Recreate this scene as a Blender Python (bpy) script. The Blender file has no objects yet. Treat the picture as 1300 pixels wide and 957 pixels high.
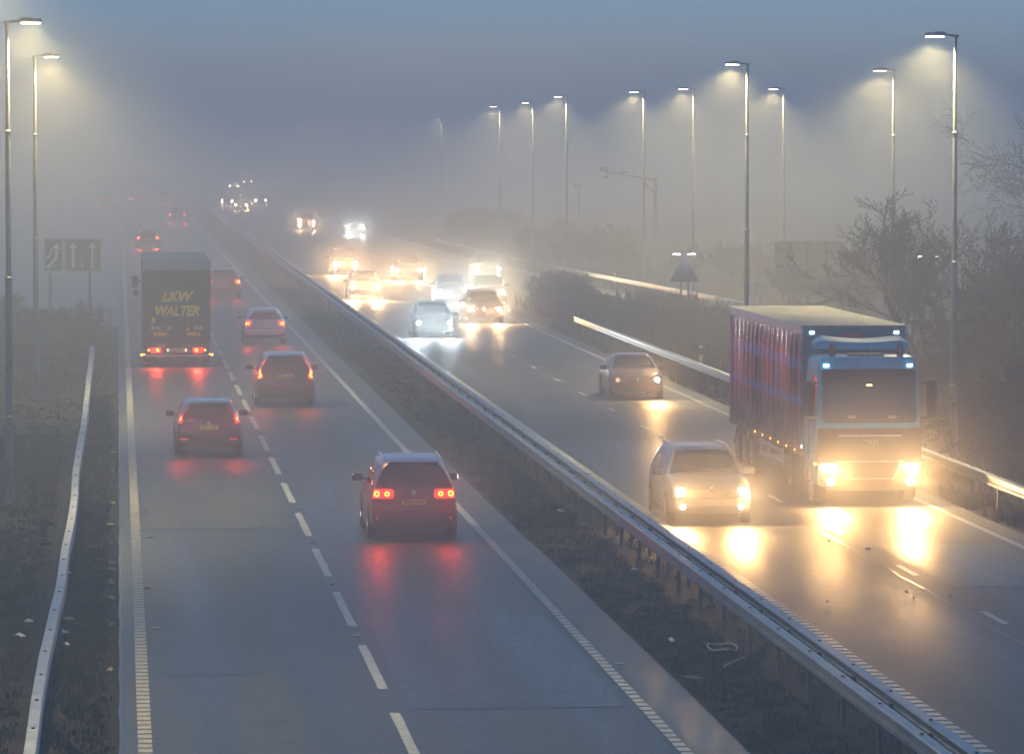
import bpy, math, random
import numpy as np
from mathutils import Vector, Matrix
C = bpy.context.scene.collection
PI = math.pi
rnd = random.Random(7)

# ------------------------------------------------------------------ camera
F = 5730.0; H = 8.4; VX, VY = 150.0, 180.0
PHI = math.atan((478.5 - VY) / F)
THE = math.atan((650 - VX) / F * math.cos(PHI))
cam_d = bpy.data.cameras.new('camera'); cam = bpy.data.objects.new('camera', cam_d); C.objects.link(cam)
cam_d.sensor_fit = 'HORIZONTAL'; cam_d.sensor_width = 36; cam_d.lens = F / 1300 * 36
cam_d.clip_start = 0.5; cam_d.clip_end = 20000
cam.location = (0, 0, H); cam.rotation_euler = (PI/2 - PHI, 0, -THE)
bpy.context.scene.camera = cam
_R = cam.rotation_euler.to_matrix()
def ray(px, py):
    return _R @ Vector(((px - 650) / F, (478.5 - py) / F, -1))
def at(px, py, z=0.0):
    """the place in the world seen at a point of the photograph, at height z"""
    d = ray(px, py); t = (z - H) / d.z
    return Vector((d.x * t, d.y * t, z))
def at_y(px, py, Y):
    d = ray(px, py); t = Y / d.y
    return Vector((d.x * t, Y, H + d.z * t))

# ------------------------------------------------------------------ materials
_M = {}
def nodes(m):
    m.use_nodes = True
    return m.node_tree.nodes, m.node_tree.links, m.node_tree.nodes['Principled BSDF']
def mat(name, col, rough=0.5, metal=0.0, vary=0.0, scale=8.0, bump=0.0, coat=0.0, spec=0.5):
    if name in _M: return _M[name]
    m = bpy.data.materials.new(name); n, l, b = nodes(m)
    b.inputs['Base Color'].default_value = (*col, 1); b.inputs['Roughness'].default_value = rough
    b.inputs['Metallic'].default_value = metal; b.inputs['Coat Weight'].default_value = coat
    b.inputs['Specular IOR Level'].default_value = spec
    if vary or bump:
        tc = n.new('ShaderNodeTexCoord'); t = n.new('ShaderNodeTexNoise')
        t.inputs['Scale'].default_value = scale; t.inputs['Detail'].default_value = 5
        l.new(tc.outputs['Object'], t.inputs['Vector'])
        if vary:
            mx = n.new('ShaderNodeMix'); mx.data_type = 'RGBA'
            mx.inputs['A'].default_value = (*[c * (1 - vary) for c in col], 1)
            mx.inputs['B'].default_value = (*[min(1, c * (1 + vary)) for c in col], 1)
            r = n.new('ShaderNodeValToRGB'); r.color_ramp.elements[0].position = .35; r.color_ramp.elements[1].position = .65
            l.new(t.outputs['Fac'], r.inputs['Fac']); l.new(r.outputs['Color'], mx.inputs['Factor'])
            l.new(mx.outputs['Result'], b.inputs['Base Color'])
            mr = n.new('ShaderNodeMapRange'); mr.inputs['To Min'].default_value = rough * .85; mr.inputs['To Max'].default_value = min(1, rough * 1.2)
            l.new(t.outputs['Fac'], mr.inputs['Value']); l.new(mr.outputs['Result'], b.inputs['Roughness'])
        if bump:
            bp = n.new('ShaderNodeBump'); bp.inputs['Strength'].default_value = bump; bp.inputs['Distance'].default_value = .02
            l.new(t.outputs['Fac'], bp.inputs['Height']); l.new(bp.outputs['Normal'], b.inputs['Normal'])
    _M[name] = m; return m
def emis(name, col, strength, base=(.1, .1, .1)):
    if name in _M: return _M[name]
    m = bpy.data.materials.new(name); n, l, b = nodes(m)
    b.inputs['Base Color'].default_value = (*base, 1); b.inputs['Roughness'].default_value = .3
    b.inputs['Emission Color'].default_value = (*col, 1); b.inputs['Emission Strength'].default_value = strength
    m.cycles.emission_sampling = 'NONE'
    _M[name] = m; return m

GLASS = mat('dark_glass', (.018, .022, .026), .06, 0, spec=.9)
WSGLASS = mat('windscreen_glass', (.03, .033, .036), .12, 0, spec=.8)
RUBBER = mat('rubber', (.016, .016, .017), .75, vary=.3, scale=12)
PLASTIC = mat('black_plastic', (.02, .02, .022), .5, vary=.2, scale=9)
CHROME = mat('chrome', (.75, .75, .77), .18, 1.0)
ALLOY = mat('alloy', (.42, .42, .44), .35, .8, vary=.2, scale=10)
GALV = mat('galvanised_steel', (.26, .275, .295), .42, .7, vary=.22, scale=3, bump=.05)
GALV_D = mat('weathered_steel', (.085, .08, .075), .7, .3, vary=.35, scale=5)
POLE = mat('lamp_post_steel', (.17, .185, .21), .55, .3, vary=.2, scale=2)
PLATE_Y = mat('plate_yellow', (.75, .5, .03), .4, vary=.08, scale=30)
PLATE_W = mat('plate_white', (.7, .7, .68), .4)
INK = mat('plate_ink', (.02, .02, .02), .5)
BRAKE = emis('tail_light_core', (1, .14, .015), 7, (.4, .02, .01))
TAIL = emis('tail_light_red', (1, .012, .008), 2.4, (.35, .01, .008))
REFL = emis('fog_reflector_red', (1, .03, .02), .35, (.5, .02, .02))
AMBER = emis('amber_lamp', (1, .33, .03), 6, (.6, .25, .02))
MARK = emis('white_marker_lamp', (.9, .95, 1), 3.5)
LEDP = emis('lantern_panel', (1, .84, .56), 12)
SIGNL = emis('sign_lamp_tube', (.8, .92, 1), 30)
HEAD_W = emis('headlight_warm', (1, .80, .52), 110)
HEAD_C = emis('headlight_cool', (.86, .97, 1), 150)
HEAD_F = emis('far_headlight', (1, .84, .58), 190)
HEAD_D = emis('dim_headlight', (1, .62, .30), .7)
CABLAMP = emis('cab_reading_lamp', (1, .85, .35), 1.6)
REDNEON = emis('red_door_lamp', (1, .05, .02), 3.5, (.3, .01, .01))

# ------------------------------------------------------------------ object helpers
def tag(o, label, cat, group=None, kind=None):
    if label: o['label'] = label
    if cat: o['category'] = cat
    if group: o['group'] = group
    if kind: o['kind'] = kind
    return o
def empty(name, loc=(0, 0, 0), rz=0):
    o = bpy.data.objects.new(name, None); o.empty_display_size = .3; C.objects.link(o)
    o.location = loc; o.rotation_euler = (0, 0, rz); return o
def mk(name, vs, fs, m, parent=None, smooth=False, loc=None):
    me = bpy.data.meshes.new(name); me.from_pydata([tuple(v) for v in vs], [], [tuple(f) for f in fs])
    me.materials.append(m)
    if smooth: me.shade_smooth()
    me.update()
    o = bpy.data.objects.new(name, me); C.objects.link(o)
    if parent: o.parent = parent
    if loc: o.location = loc
    return o
class MB:
    def __init__(s): s.v = []; s.f = []
    def add(s, vs, fs):
        k = len(s.v); s.v += [tuple(v) for v in vs]; s.f += [tuple(i + k for i in f) for f in fs]; return s
    def box(s, x0, x1, y0, y1, z0, z1, b=0.0):
        if b <= 0:
            v = [(x, y, z) for z in (z0, z1) for y in (y0, y1) for x in (x0, x1)]
            return s.add(v, [(0, 2, 3, 1), (4, 5, 7, 6), (0, 1, 5, 4), (2, 6, 7, 3), (0, 4, 6, 2), (1, 3, 7, 5)])
        # bevelled box: three rings of eight
        def ring(x0, x1, y0, y1, z, c):
            return [(x0+c, y0, z), (x1-c, y0, z), (x1, y0+c, z), (x1, y1-c, z), (x1-c, y1, z), (x0+c, y1, z), (x0, y1-c, z), (x0, y0+c, z)]
        R = ring(x0+b, x1-b, y0+b, y1-b, z0, b*.3) + ring(x0, x1, y0, y1, z0+b, b) + ring(x0, x1, y0, y1, z1-b, b) + ring(x0+b, x1-b, y0+b, y1-b, z1, b*.3)
        f = [tuple(reversed(range(8))), tuple(range(24, 32))]
        for k in range(3):
            for i in range(8):
                j = (i+1) % 8; f.append((k*8+i, k*8+j, k*8+8+j, k*8+8+i))
        return s.add(R, f)
    def tube(s, p, q, r0, r1=None, n=8, cap=True):
        p = Vector(p); q = Vector(q); r1 = r0 if r1 is None else r1
        d = (q-p).normalized(); a = d.orthogonal().normalized(); b = d.cross(a)
        vs = []
        for c, r in ((p, r0), (q, r1)):
            for i in range(n):
                t = 2*PI*i/n; vs.append(c + a*math.cos(t)*r + b*math.sin(t)*r)
        fs = [(i, (i+1) % n, n+(i+1) % n, n+i) for i in range(n)]
        if cap: fs += [tuple(reversed(range(n))), tuple(range(n, 2*n))]
        return s.add(vs, fs)
    def lathe(s, prof, cx, cy, cz, n=20, axis='x'):
        # prof: list of (offset along axis, radius)
        vs = []
        for o, r in prof:
            for i in range(n):
                t = 2*PI*i/n; c, d = math.cos(t)*r, math.sin(t)*r
                vs.append((cx+o, cy+c, cz+d) if axis == 'x' else ((cx+c, cy+o, cz+d) if axis == 'y' else (cx+c, cy+d, cz+o)))
        fs = []
        for k in range(len(prof)-1):
            for i in range(n):
                j = (i+1) % n; fs.append((k*n+i, k*n+j, (k+1)*n+j, (k+1)*n+i))
        fs += [tuple(reversed(range(n))), tuple(range((len(prof)-1)*n, len(prof)*n))]
        return s.add(vs, fs)
    def build(s, name, m, parent=None, smooth=False):
        return mk(name, s.v, s.f, m, parent, smooth)
def kids(o): return [c for c in o.children]
def copy_tree(o, parent=None):
    c = o.copy(); C.objects.link(c)
    if parent: c.parent = parent
    for ch in kids(o): copy_tree(ch, c)
    return c
def text(name, s, size, m, parent, loc, rot, shear=0.0, off=0.0, ext=.004, sx=1.0):
    cu = bpy.data.curves.new(name, 'FONT'); cu.body = s; cu.size = size; cu.shear = shear
    cu.align_x = 'CENTER'; cu.align_y = 'CENTER'; cu.extrude = ext; cu.offset = off
    tmp = bpy.data.objects.new('tmp_text', cu); C.objects.link(tmp)
    dg = bpy.context.evaluated_depsgraph_get(); me = bpy.data.meshes.new_from_object(tmp.evaluated_get(dg))
    bpy.data.objects.remove(tmp); me.materials.clear(); me.materials.append(m); me.name = name
    o = bpy.data.objects.new(name, me); C.objects.link(o); o.parent = parent; o.location = loc; o.rotation_euler = rot
    o.scale = (sx, 1, 1); return o
def spot(parent, loc, aim, power, col, size, blend=.8, r=.06):
    d = bpy.data.lights.new('beam', 'SPOT'); d.energy = power; d.color = col; d.spot_size = math.radians(size)
    d.spot_blend = blend; d.shadow_soft_size = r
    o = bpy.data.objects.new('beam', d); C.objects.link(o); o.parent = parent; o.location = loc
    o.rotation_euler = Vector(aim).to_track_quat('-Z', 'Y').to_euler(); return o
def point(parent, loc, power, col, r=.05):
    d = bpy.data.lights.new('glow', 'POINT'); d.energy = power; d.color = col; d.shadow_soft_size = r
    o = bpy.data.objects.new('glow', d); C.objects.link(o); o.parent = parent; o.location = loc; return o

# ------------------------------------------------------------------ lofted bodies
def pchip(xs, ys):
    xs = np.array(xs, float); ys = np.array(ys, float); h = np.diff(xs); d = np.diff(ys)/h
    m = np.zeros_like(ys); m[0] = d[0]; m[-1] = d[-1]
    for i in range(1, len(xs)-1):
        if d[i-1]*d[i] > 0: m[i] = 2*d[i-1]*d[i]/(d[i-1]+d[i])
    def f(x):
        x = min(max(x, xs[0]), xs[-1]); i = min(max(int(np.searchsorted(xs, x))-1, 0), len(h)-1)
        t = (x-xs[i])/h[i]; t2 = t*t; t3 = t2*t
        return float((2*t3-3*t2+1)*ys[i]+(t3-2*t2+t)*h[i]*m[i]+(-2*t3+3*t2)*ys[i+1]+(t3-t2)*h[i]*m[i+1])
    return f
class Body:
    """forward is +Y; st rows: y, z bottom, z shoulder, z roof, half width, shoulder half width, roof half width, greenhouse 0..1"""
    def __init__(s, st, rear=((0, 0), (1, 0)), front=((0, 0), (1, 0)), rc=.15, fc=.2, wl=1.1):
        s.y0 = st[0][0]; s.y1 = st[-1][0]; s.W = max(r[4] for r in st); s.rc = rc; s.fc = fc; s.wl = wl
        ys = [r[0] for r in st]; s.c = [pchip(ys, [r[k] for r in st]) for k in range(1, 8)]
        s.rp = pchip(*zip(*rear)); s.fp = pchip(*zip(*front)); s.ys = ys; s.memo = {}
    def ctrl(s, y):
        k = round(y, 4)
        if k in s.memo: return s.memo[k]
        zb, zs, zr, w, ws, wr, g = [f(y) for f in s.c]
        L = lambda a, b: a+(b-a)*g
        P = [(0, zb), (w*.86, zb), (w*.985, zb+.09), (w, zb+(zs-zb)*.55), (ws, zs),
             (L(ws-.07, wr), L(zs+.55*(zr-zs), zr-.09)), (L(ws*.72, wr-.13), L(zr-.008, zr-.015)), (0, zr)]
        r = (pchip(range(8), [p[0] for p in P]), pchip(range(8), [p[1] for p in P]))
        s.memo[k] = r; return r
    def S(s, y, v):
        a, b = s.ctrl(y); return a(v), b(v)
    def warp(s, x, y, z):
        t = max(0, 1-(y-s.y0)/s.wl) ; q = max(0, 1-(s.y1-y)/s.wl); e = min(1.15, abs(x)/s.W)
        return (x, y+t*t*(s.rc*e**4+s.rp(z))-q*q*(s.fc*e**3.2+s.fp(z)), z)
    def hw(s, z, end='rear'):
        y = s.y0 if end == 'rear' else s.y1; a, b = s.ctrl(y); lo, hi = .9, 7.0
        for _ in range(24):
            m = (lo+hi)/2
            if b(m) < z: lo = m
            else: hi = m
        return a(lo)
    def mesh(s, m, parent, name='body', nu=56, nv=34):
        ys = sorted(set([round(s.y0+(s.y1-s.y0)*(i/nu), 4) for i in range(nu+1)]+[round(y, 4) for y in s.ys]))
        vv = [7*j/nv for j in range(nv+1)]; mb = MB(); n = 2*(nv)  # ring: right side up, left side down
        vs = []
        for y in ys:
            r = [s.S(y, v) for v in vv]
            vs += [s.warp(x, y, z) for x, z in r]+[s.warp(-x, y, z) for x, z in reversed(r[1:-1])]
        R = 2*(nv+1)-2; fs = []
        for k in range(len(ys)-1):
            for i in range(R):
                j = (i+1) % R; fs.append((k*R+i, k*R+j, (k+1)*R+j, (k+1)*R+i))
        mb.add(vs, fs)
        for y, flip in ((s.y0, 0), (s.y1, 1)):
            nc = 12; g = []
            for v in vv:
                x, z = s.S(y, v)
                g += [s.warp(-x+2*x*c/nc, y, z) for c in range(nc+1)]
            f = []
            for a in range(nv):
                for c in range(nc):
                    q = (a*(nc+1)+c, a*(nc+1)+c+1, (a+1)*(nc+1)+c+1, (a+1)*(nc+1)+c); f.append(tuple(reversed(q)) if flip else q)
            mb.add(g, f)
        return mb.build(name, m, parent, True)
    def side(s, name, m, parent, ya, yb, va, vb, sgn, off=.007, ya2=None, yb2=None, n=10, k=5):
        """a pane on one flank; ya2/yb2 give the upper ends"""
        ya2 = ya if ya2 is None else ya2; yb2 = yb if yb2 is None else yb2; mb = MB(); vs = []
        for j in range(k+1):
            v = va+(vb-va)*j/k; a = ya+(ya2-ya)*j/k; b = yb+(yb2-yb)*j/k
            for i in range(n+1):
                y = a+(b-a)*i/n; x, z = s.S(y, v); X, Y, Z = s.warp(x, y, z); vs.append((sgn*(X+off), Y, Z+off*.25))
        mb.add(vs, [(j*(n+1)+i, j*(n+1)+i+1, (j+1)*(n+1)+i+1, (j+1)*(n+1)+i) for j in range(k) for i in range(n)])
        return mb.build(name, m, parent, True)
    def over(s, name, m, parent, ya, yb, v0, off=.008, n=10, k=8, v0b=None):
        """a sheet lying over the top from flank to flank (windscreen, glass roof)"""
        vs = []; v0b = v0 if v0b is None else v0b
        for i in range(n+1):
            y = ya+(yb-ya)*i/n; vq = v0+(v0b-v0)*i/n
            row = [s.S(y, vq+(7-vq)*j/k) for j in range(k+1)]
            full = [(-x, z) for x, z in row]+[(x, z) for x, z in reversed(row[:-1])]
            for x, z in full:
                X, Y, Z = s.warp(x, y, z); vs.append((X, Y+off*.5*(1 if ya > 0 or yb > 0 else -1), Z+off))
        w = 2*k+1
        return mk(name, vs, [(i*w+j, i*w+j+1, (i+1)*w+j+1, (i+1)*w+j) for i in range(n) for j in range(w-1)], m, parent, True)
    def patch(s, name, m, parent, rows, end='rear', t=.012, nc=10, sub=3, smooth=True, sgn=1):
        """rows: (z, x0, x1), widths beyond the corner are clipped to it; a raised panel on the rear or the front"""
        zz = [r[0] for r in rows]; f0 = pchip(zz, [r[1] for r in rows]); f1 = pchip(zz, [r[2] for r in rows])
        nr = max(2, (len(rows)-1)*sub); vs = []; y = s.y0 if end == 'rear' else s.y1; dy = -1 if end == 'rear' else 1
        G = []
        for i in range(nr+1):
            z = zz[0]+(zz[-1]-zz[0])*i/nr; h = s.hw(z, end)+.004; a = max(-h, min(h, f0(z))); b = max(-h, min(h, f1(z)))
            G.append([(a+(b-a)*j/nc, z) for j in range(nc+1)])
        for d in (t, -.03):
            for r in G:
                for x, z in r:
                    X, Y, Z = s.warp(x, y, z); vs.append((sgn*X, Y+dy*d, Z))
        w = nc+1; N = (nr+1)*w; fs = [(i*w+j, i*w+j+1, (i+1)*w+j+1, (i+1)*w+j) for i in range(nr) for j in range(nc)]
        bd = [j for j in range(w)]+[i*w+nc for i in range(1, nr+1)]+[nr*w+j for j in range(nc-1, -1, -1)]+[i*w for i in range(nr-1, 0, -1)]
        fs += [(bd[i], bd[(i+1) % len(bd)], bd[(i+1) % len(bd)]+N, bd[i]+N) for i in range(len(bd))]
        o = mk(name, vs, fs, m, parent, False); return o
    def ondisc(s, x, z, end, t=.0):
        y = s.y0 if end == 'rear' else s.y1; X, Y, Z = s.warp(x, y, z); return (X, Y+(-t if end == 'rear' else t), Z)

def wheel(parent, x, y, r, w, sgn, rimm=ALLOY, hub=False):
    m = MB(); m.lathe([(-w/2, r*.62), (-w/2, r*.93), (-w/2+.03, r), (w/2-.03, r), (w/2, r*.93), (w/2, r*.62)], 0, 0, 0, 28)
    o = m.build('wheel', RUBBER, parent, False); o.location = (x-sgn*w/2, y, r)
    q = MB(); s = sgn
    q.lathe([(s*w*.30, r*.64), (s*w*.5, r*.63), (s*w*.505, r*.57), (s*w*.40, r*.5), (s*w*.38, r*.12), (s*w*.46, r*.1)], 0, 0, 0, 24)
    for k in range(5 if not hub else 10):
        t = 2*PI*k/(5 if not hub else 10); c, d = math.cos(t), math.sin(t)
        q.tube((s*w*.43, c*r*.1, d*r*.1), (s*w*.45, c*r*.58, d*r*.58), r*.07, r*.05, 5)
    q.build('rim', rimm, o); return o
def mirror(parent, x, y, z, sgn, m, w=.24, h=.15):
    b = MB(); b.tube((x-sgn*.04, y, z-.03), (x+sgn*.06, y, z), .025, .02, 6); b.box(min(x+sgn*.04, x+sgn*(.04+w)), max(x+sgn*.04, x+sgn*(.04+w)), y-.05, y+.07, z-h*.4, z+h*.6, .03)
    o = b.build('door_mirror', m, parent)
    g = MB(); a0, a1 = sorted((x+sgn*.065, x+sgn*(.015+w))); g.box(a0, a1, y-.056, y-.0505, z-h*.3, z+h*.48); g.build('mirror_glass', GLASS, o); return o
def plate(parent, B, z, end, m, w=.50, h=.11, x=0, sq=False):
    y = B.y0 if end == 'rear' else B.y1; Y = B.warp(0, y, z)[1]; d = -1 if end == 'rear' else 1
    b = MB(); a0, a1 = sorted((Y-.02*d, Y+.022*d)); b.box(x-w/2, x+w/2, a0, a1, z-h/2, z+h/2)
    o = b.build('number_plate', m, parent)
    q = MB(); yy = Y+.022*d; xs = x-w/2+.045; a0, a1 = sorted((yy, yy+.003*d)); R = random.Random(int(z*1000)+int(parent.location.y))
    for k in range(7):
        if k == 4: xs += .028
        q.box(xs, xs+.016, a0, a1, z-.037, z+.037)
        if R.random() < .6: q.box(xs+.016, xs+.045, a0, a1, z+.021, z+.037)
        if R.random() < .6: q.box(xs+.016, xs+.045, a0, a1, z-.037, z-.021)
        if R.random() < .5: q.box(xs+.030, xs+.045, a0, a1, z-.021, z+.021)
        xs += .058
    q.build('plate_characters', INK, o); return o

def car(name, label, cat, loc, rz, kind, paint, group, view, lamp=None, opts=None, power=0):
    """view 'rear': seen from behind with lit tail lights; 'front': lit headlights"""
    o = opts or {}
    r = empty(name, loc, rz); tag(r, label, cat, group)
    L = o.get('L', 4.3); Wd = o.get('W', 1.78)/2; Hh = o.get('H', 1.5); zs = o.get('zs', Hh*.61); zb = o.get('zb', .24)
    h = L/2; suv = kind in ('suv', 'estate')
    if kind == 'saloon':
        st = [(-h, .30, .86, .93, Wd-.09, Wd-.13, Wd*.8, 0), (-h+.25, zb, zs+.0, zs+.06, Wd-.03, Wd-.06, Wd*.8, 0), (-h+.75, zb, zs, zs+.10, Wd, Wd-.05, Wd*.78, .1),
              (-h+1.45, zb, zs, Hh-.05, Wd, Wd-.04, Wd*.72, 1), (-.25, zb, zs, Hh, Wd, Wd-.04, Wd*.72, 1), (.35, zb, zs-.01, Hh-.03, Wd, Wd-.04, Wd*.72, 1),
              (1.15, zb, zs-.03, zs+.03, Wd, Wd-.05, Wd*.78, 0), (h-.5, zb, zs-.12, zs-.04, Wd, Wd-.06, Wd*.8, 0), (h-.12, zb+.02, zs-.25, zs-.16, Wd-.04, Wd-.10, Wd*.8, 0), (h, .28, zs-.33, zs-.26, Wd-.12, Wd-.18, Wd*.7, 0)]
        rear = ((0, .05), (.5, 0), (.8, .04), (1, .1)); rc = .2
    else:
        rl = o.get('rs', .42); hatch = .04 if suv else .10
        st = [(-h, .34, zs+.02, Hh-hatch-.02, Wd-.05, Wd-.10, Wd*.63, 1), (-h+.3, zb, zs+.02, Hh-.04, Wd-.01, Wd-.06, Wd*.68, 1), (-h+1.0, zb, zs+.01, Hh, Wd, Wd-.05, Wd*.72, 1),
              (0, zb, zs, Hh+.01, Wd, Wd-.04, Wd*.73, 1), (h*.14+.1, zb, zs-.01, Hh-.05, Wd, Wd-.05, Wd*.72, 1), (h*.5+.1, zb, zs-.03, zs+.05, Wd, Wd-.05, Wd*.8, 0),
              (h-.5, zb, zs-.10, zs-.01, Wd, Wd-.06, Wd*.8, 0), (h-.12, zb+.02, zs-.22, zs-.12, Wd-.04, Wd-.10, Wd*.8, 0), (h, .3, zs-.32, zs-.22, Wd-.12, Wd-.18, Wd*.7, 0)]
        zp = zs
        rear = ((0, .06), (.42, 0.0), (.56, 0.0), (.62, .05), (zp, .07), (zp+.06, .09), (Hh-.08, rl*.9), (Hh+.1, rl)); rc = .13
    front = ((0, .06), (.35, 0.0), (.55, .0), (.62, .03), (.9, .12), (1.2, .2))
    B = Body(st, rear, front, rc, .28, 1.25)
    body = B.mesh(paint, r)
    # glazing
    yf = h*.14+.1 if kind != 'saloon' else .35; yc = h*.5+.1 if kind != 'saloon' else 1.15
    B.over('windscreen', WSGLASS, r, yf+.06, yc-.10, 5.35, v0b=4.95)
    Z = zs+.07
    for sx in (-.35, .15): w = MB(); w.tube((sx, yc-.02, Z), (sx+.42, yc-.22, Z+.11), .010, .007, 4); w.build('wiper', PLASTIC, r)
    ya = -h+(.95 if kind != 'saloon' else 1.2)
    for s in (-1, 1):
        mid = -.15
        B.side('side_window', GLASS, r, mid+.04, yc-.35, 4.12, 4.86, s, yb2=yf+.08)
        B.side('side_window', GLASS, r, ya, mid-.04, 4.12, 4.86, s, ya2=ya+.12)
        if suv: B.side('side_window', GLASS, r, -h+.42, ya-.06, 4.15, 4.84, s, ya2=-h+.55, yb2=ya+.04)
        mirror(r, s*(Wd-.05), yc-.45, zs+.06, s, o.get('mirror', paint))
        b = MB(); xx = sorted((s*(Wd-.03), s*(Wd+.008))); b.box(xx[0], xx[1], -h+.55, h-.55, zb-.03, zb+.10, .01); b.build('sill', PLASTIC, r)
        for hy in (mid+.12, ya+.25):
            b = MB(); b.tube((s*(Wd-.004), hy, zs-.12), (s*(Wd-.002), hy+.18, zs-.12), .016, n=6); b.build('door_handle', paint, r)
        if o.get('rails'):
            b = MB(); pts = [(-h+.55, Hh-.04), (-h+.75, Hh+.015), (0, Hh+.035), (yf-.15, Hh+.0), (yf, Hh-.04)]
            for (a, za), (c, zc) in zip(pts, pts[1:]): b.tube((s*Wd*.66, a, za), (s*Wd*.66, c, zc), .018, n=6)
            b.build('roof_rail', o.get('railm', CHROME), r)
    wr = o.get('wr', .33); wbs = L*.30
    for s in (-1, 1):
        for wy in (-wbs, wbs):
            a = MB(); x0 = Wd+.004
            a.lathe([(-.05*s, wr*1.14), (.006*s, wr*1.14)], s*x0, wy, wr+.01, 26); a.build('wheel_arch', PLASTIC, r)
            wheel(r, s*(Wd+.018), wy, wr, .21, s)
    # rear end
    if kind != 'saloon':
        B.patch('rear_window', GLASS, r, [(zs+.07, -Wd*.70, Wd*.70), (zs+.14, -Wd*.76, Wd*.76), (Hh-.21, -Wd*.64, Wd*.64), (Hh-.15, -Wd*.56, Wd*.56)], 'rear', .006)
        sp = MB(); yy = B.warp(0, B.y0, Hh-.08)[1]; sp.box(-Wd*.56, Wd*.56, yy-.07, yy+.14, Hh-.10, Hh-.055, .015); sp.build('spoiler', paint, r)
        if view == 'rear':
            p0 = B.ondisc(0.02, zs+.10, 'rear', .018); p1 = B.ondisc(.36, zs+.13, 'rear', .018); q = MB(); q.tube(p0, p1, .012, .008, 4); q.build('rear_wiper', PLASTIC, r)
    B.patch('rear_bumper', o.get('bumper', paint), r, [(.36, -9, 9), (.42, -9, 9), (.58, -9, 9), (.62, -9, 9)], 'rear', .05)
    B.patch('bumper_skirt', PLASTIC, r, [(.245, -Wd*.86, Wd*.86), (.30, -9, 9), (o.get('skirt', .40), -9, 9)], 'rear', .062)
    if view == 'rear' and kind != 'saloon':
        B.patch('panel_gap', PLASTIC, r, [(.635, -9, 9), (.648, -9, 9)], 'rear', .004, sub=1)
        for s in (-1, 1): B.patch('panel_gap', PLASTIC, r, [(.65, Wd*.70, Wd*.712), (zs-.18, Wd*.70, Wd*.712)], 'rear', .004, nc=1, sgn=s)
    plate(r, B, o.get('pz', .74), 'rear', PLATE_Y)
    bd = MB(); bp = B.ondisc(0, zs-.045, 'rear', .012); bd.lathe([(-.006, .055), (-.012, .05), (-.012, .03), (-.008, .028)], *bp, n=16, axis='y'); bd.build('badge', CHROME, r)
    tl = o.get('tail', 'block')
    lit = view == 'rear'
    for s in (-1, 1):
        if tl == 'twin':      # wrap-round lamp holding two round glowing rings
            t = B.patch('tail_light', TAIL if lit else BRAKE, r, [(zs-.17, Wd*.52, 9), (zs-.12, Wd*.47, 9), (zs-.01, Wd*.47, 9), (zs+.02, Wd*.52, 9)], 'rear', .016, sgn=s)
            for cx, rr in ((Wd*.61, .058), (Wd*.84, .068)):
                p = B.ondisc(cx, zs-.075, 'rear', .028); q = MB(); p = (s*p[0], p[1], p[2])
                n = 18; vs = []
                for rad, yy in ((rr, 0), (rr*.45, -.012), (rr*.42, 0), (0.006, .004)):
                    for i in range(n): vs.append((p[0]+math.cos(2*PI*i/n)*rad, p[1]+yy+(.05 if cx > Wd*.7 else .0)*(abs(p[0]+math.cos(2*PI*i/n)*rad)-abs(p[0]))*s*0, p[2]+math.sin(2*PI*i/n)*rad))
                q.add(vs, [(k*n+i, k*n+(i+1) % n, (k+1)*n+(i+1) % n, (k+1)*n+i) for k in range(1) for i in range(n)]); q.build('lamp_ring', BRAKE, t)
        elif tl == 'pillar':  # tall boomerang lamp climbing the pillar
            t = B.patch('tail_light', TAIL, r, [(zs-.14, Wd*.80, 9), (zs-.06, Wd*.76, 9), (zs+.05, Wd*.81, 9), (zs+.16, Wd*.83, 9), (Hh-.24, Wd*.69, Wd*.80), (Hh-.16, Wd*.65, Wd*.70)], 'rear', .02, sgn=s)
            B.patch('light_strip', BRAKE, t, [(zs-.12, Wd*.84, Wd*.93), (zs-.05, Wd*.80, Wd*.88), (zs+.05, Wd*.84, Wd*.91), (zs+.16, Wd*.84, Wd*.905), (Hh-.24, Wd*.71, Wd*.76), (Hh-.18, Wd*.67, Wd*.69)], 'rear', .03, nc=3, sgn=s)
        elif tl == 'high':    # lamps high beside the window
            t = B.patch('tail_light', TAIL, r, [(zs-.03, Wd*.80, 9), (zs+.06, Wd*.79, 9), (zs+.24, Wd*.80, Wd*.9), (zs+.36, Wd*.76, Wd*.82)], 'rear', .02, sgn=s)
            B.patch('light_strip', BRAKE, t, [(zs+.04, Wd*.83, Wd*.95), (zs+.12, Wd*.82, Wd*.93), (zs+.17, Wd*.83, Wd*.9)], 'rear', .03, nc=4, sgn=s)
        else:
            t = B.patch('tail_light', TAIL, r, [(zs-.20, Wd*.72, 9), (zs-.12, Wd*.68, 9), (zs-.02, Wd*.66, 9), (zs+.02, Wd*.72, 9)], 'rear', .016, sgn=s)
            B.patch('light_strip', BRAKE, t, [(zs-.15, Wd*.76, Wd*.93), (zs-.09, Wd*.74, Wd*.94), (zs-.04, Wd*.76, Wd*.93)], 'rear', .026, nc=4, sgn=s)
        B.patch('reflector', REFL, r, [(.45, Wd*.62, Wd*.86), (.49, Wd*.62, Wd*.87)], 'rear', .058, nc=4, sgn=s)
        if lit and power: spot(r, (s*Wd*.8, B.y0-.10, zs+(.12 if tl in ('high', 'pillar') else -.05)), (0, -1, -.1), power, (1, .05, .025), 165, .6, .05)
    # front end
    zl = zs-.30
    B.patch('grille', PLASTIC, r, [(zl-.06, -Wd*.42, Wd*.42), (zl+.0, -Wd*.50, Wd*.50), (zl+.10, -Wd*.46, Wd*.46)], 'front', .012)
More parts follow.
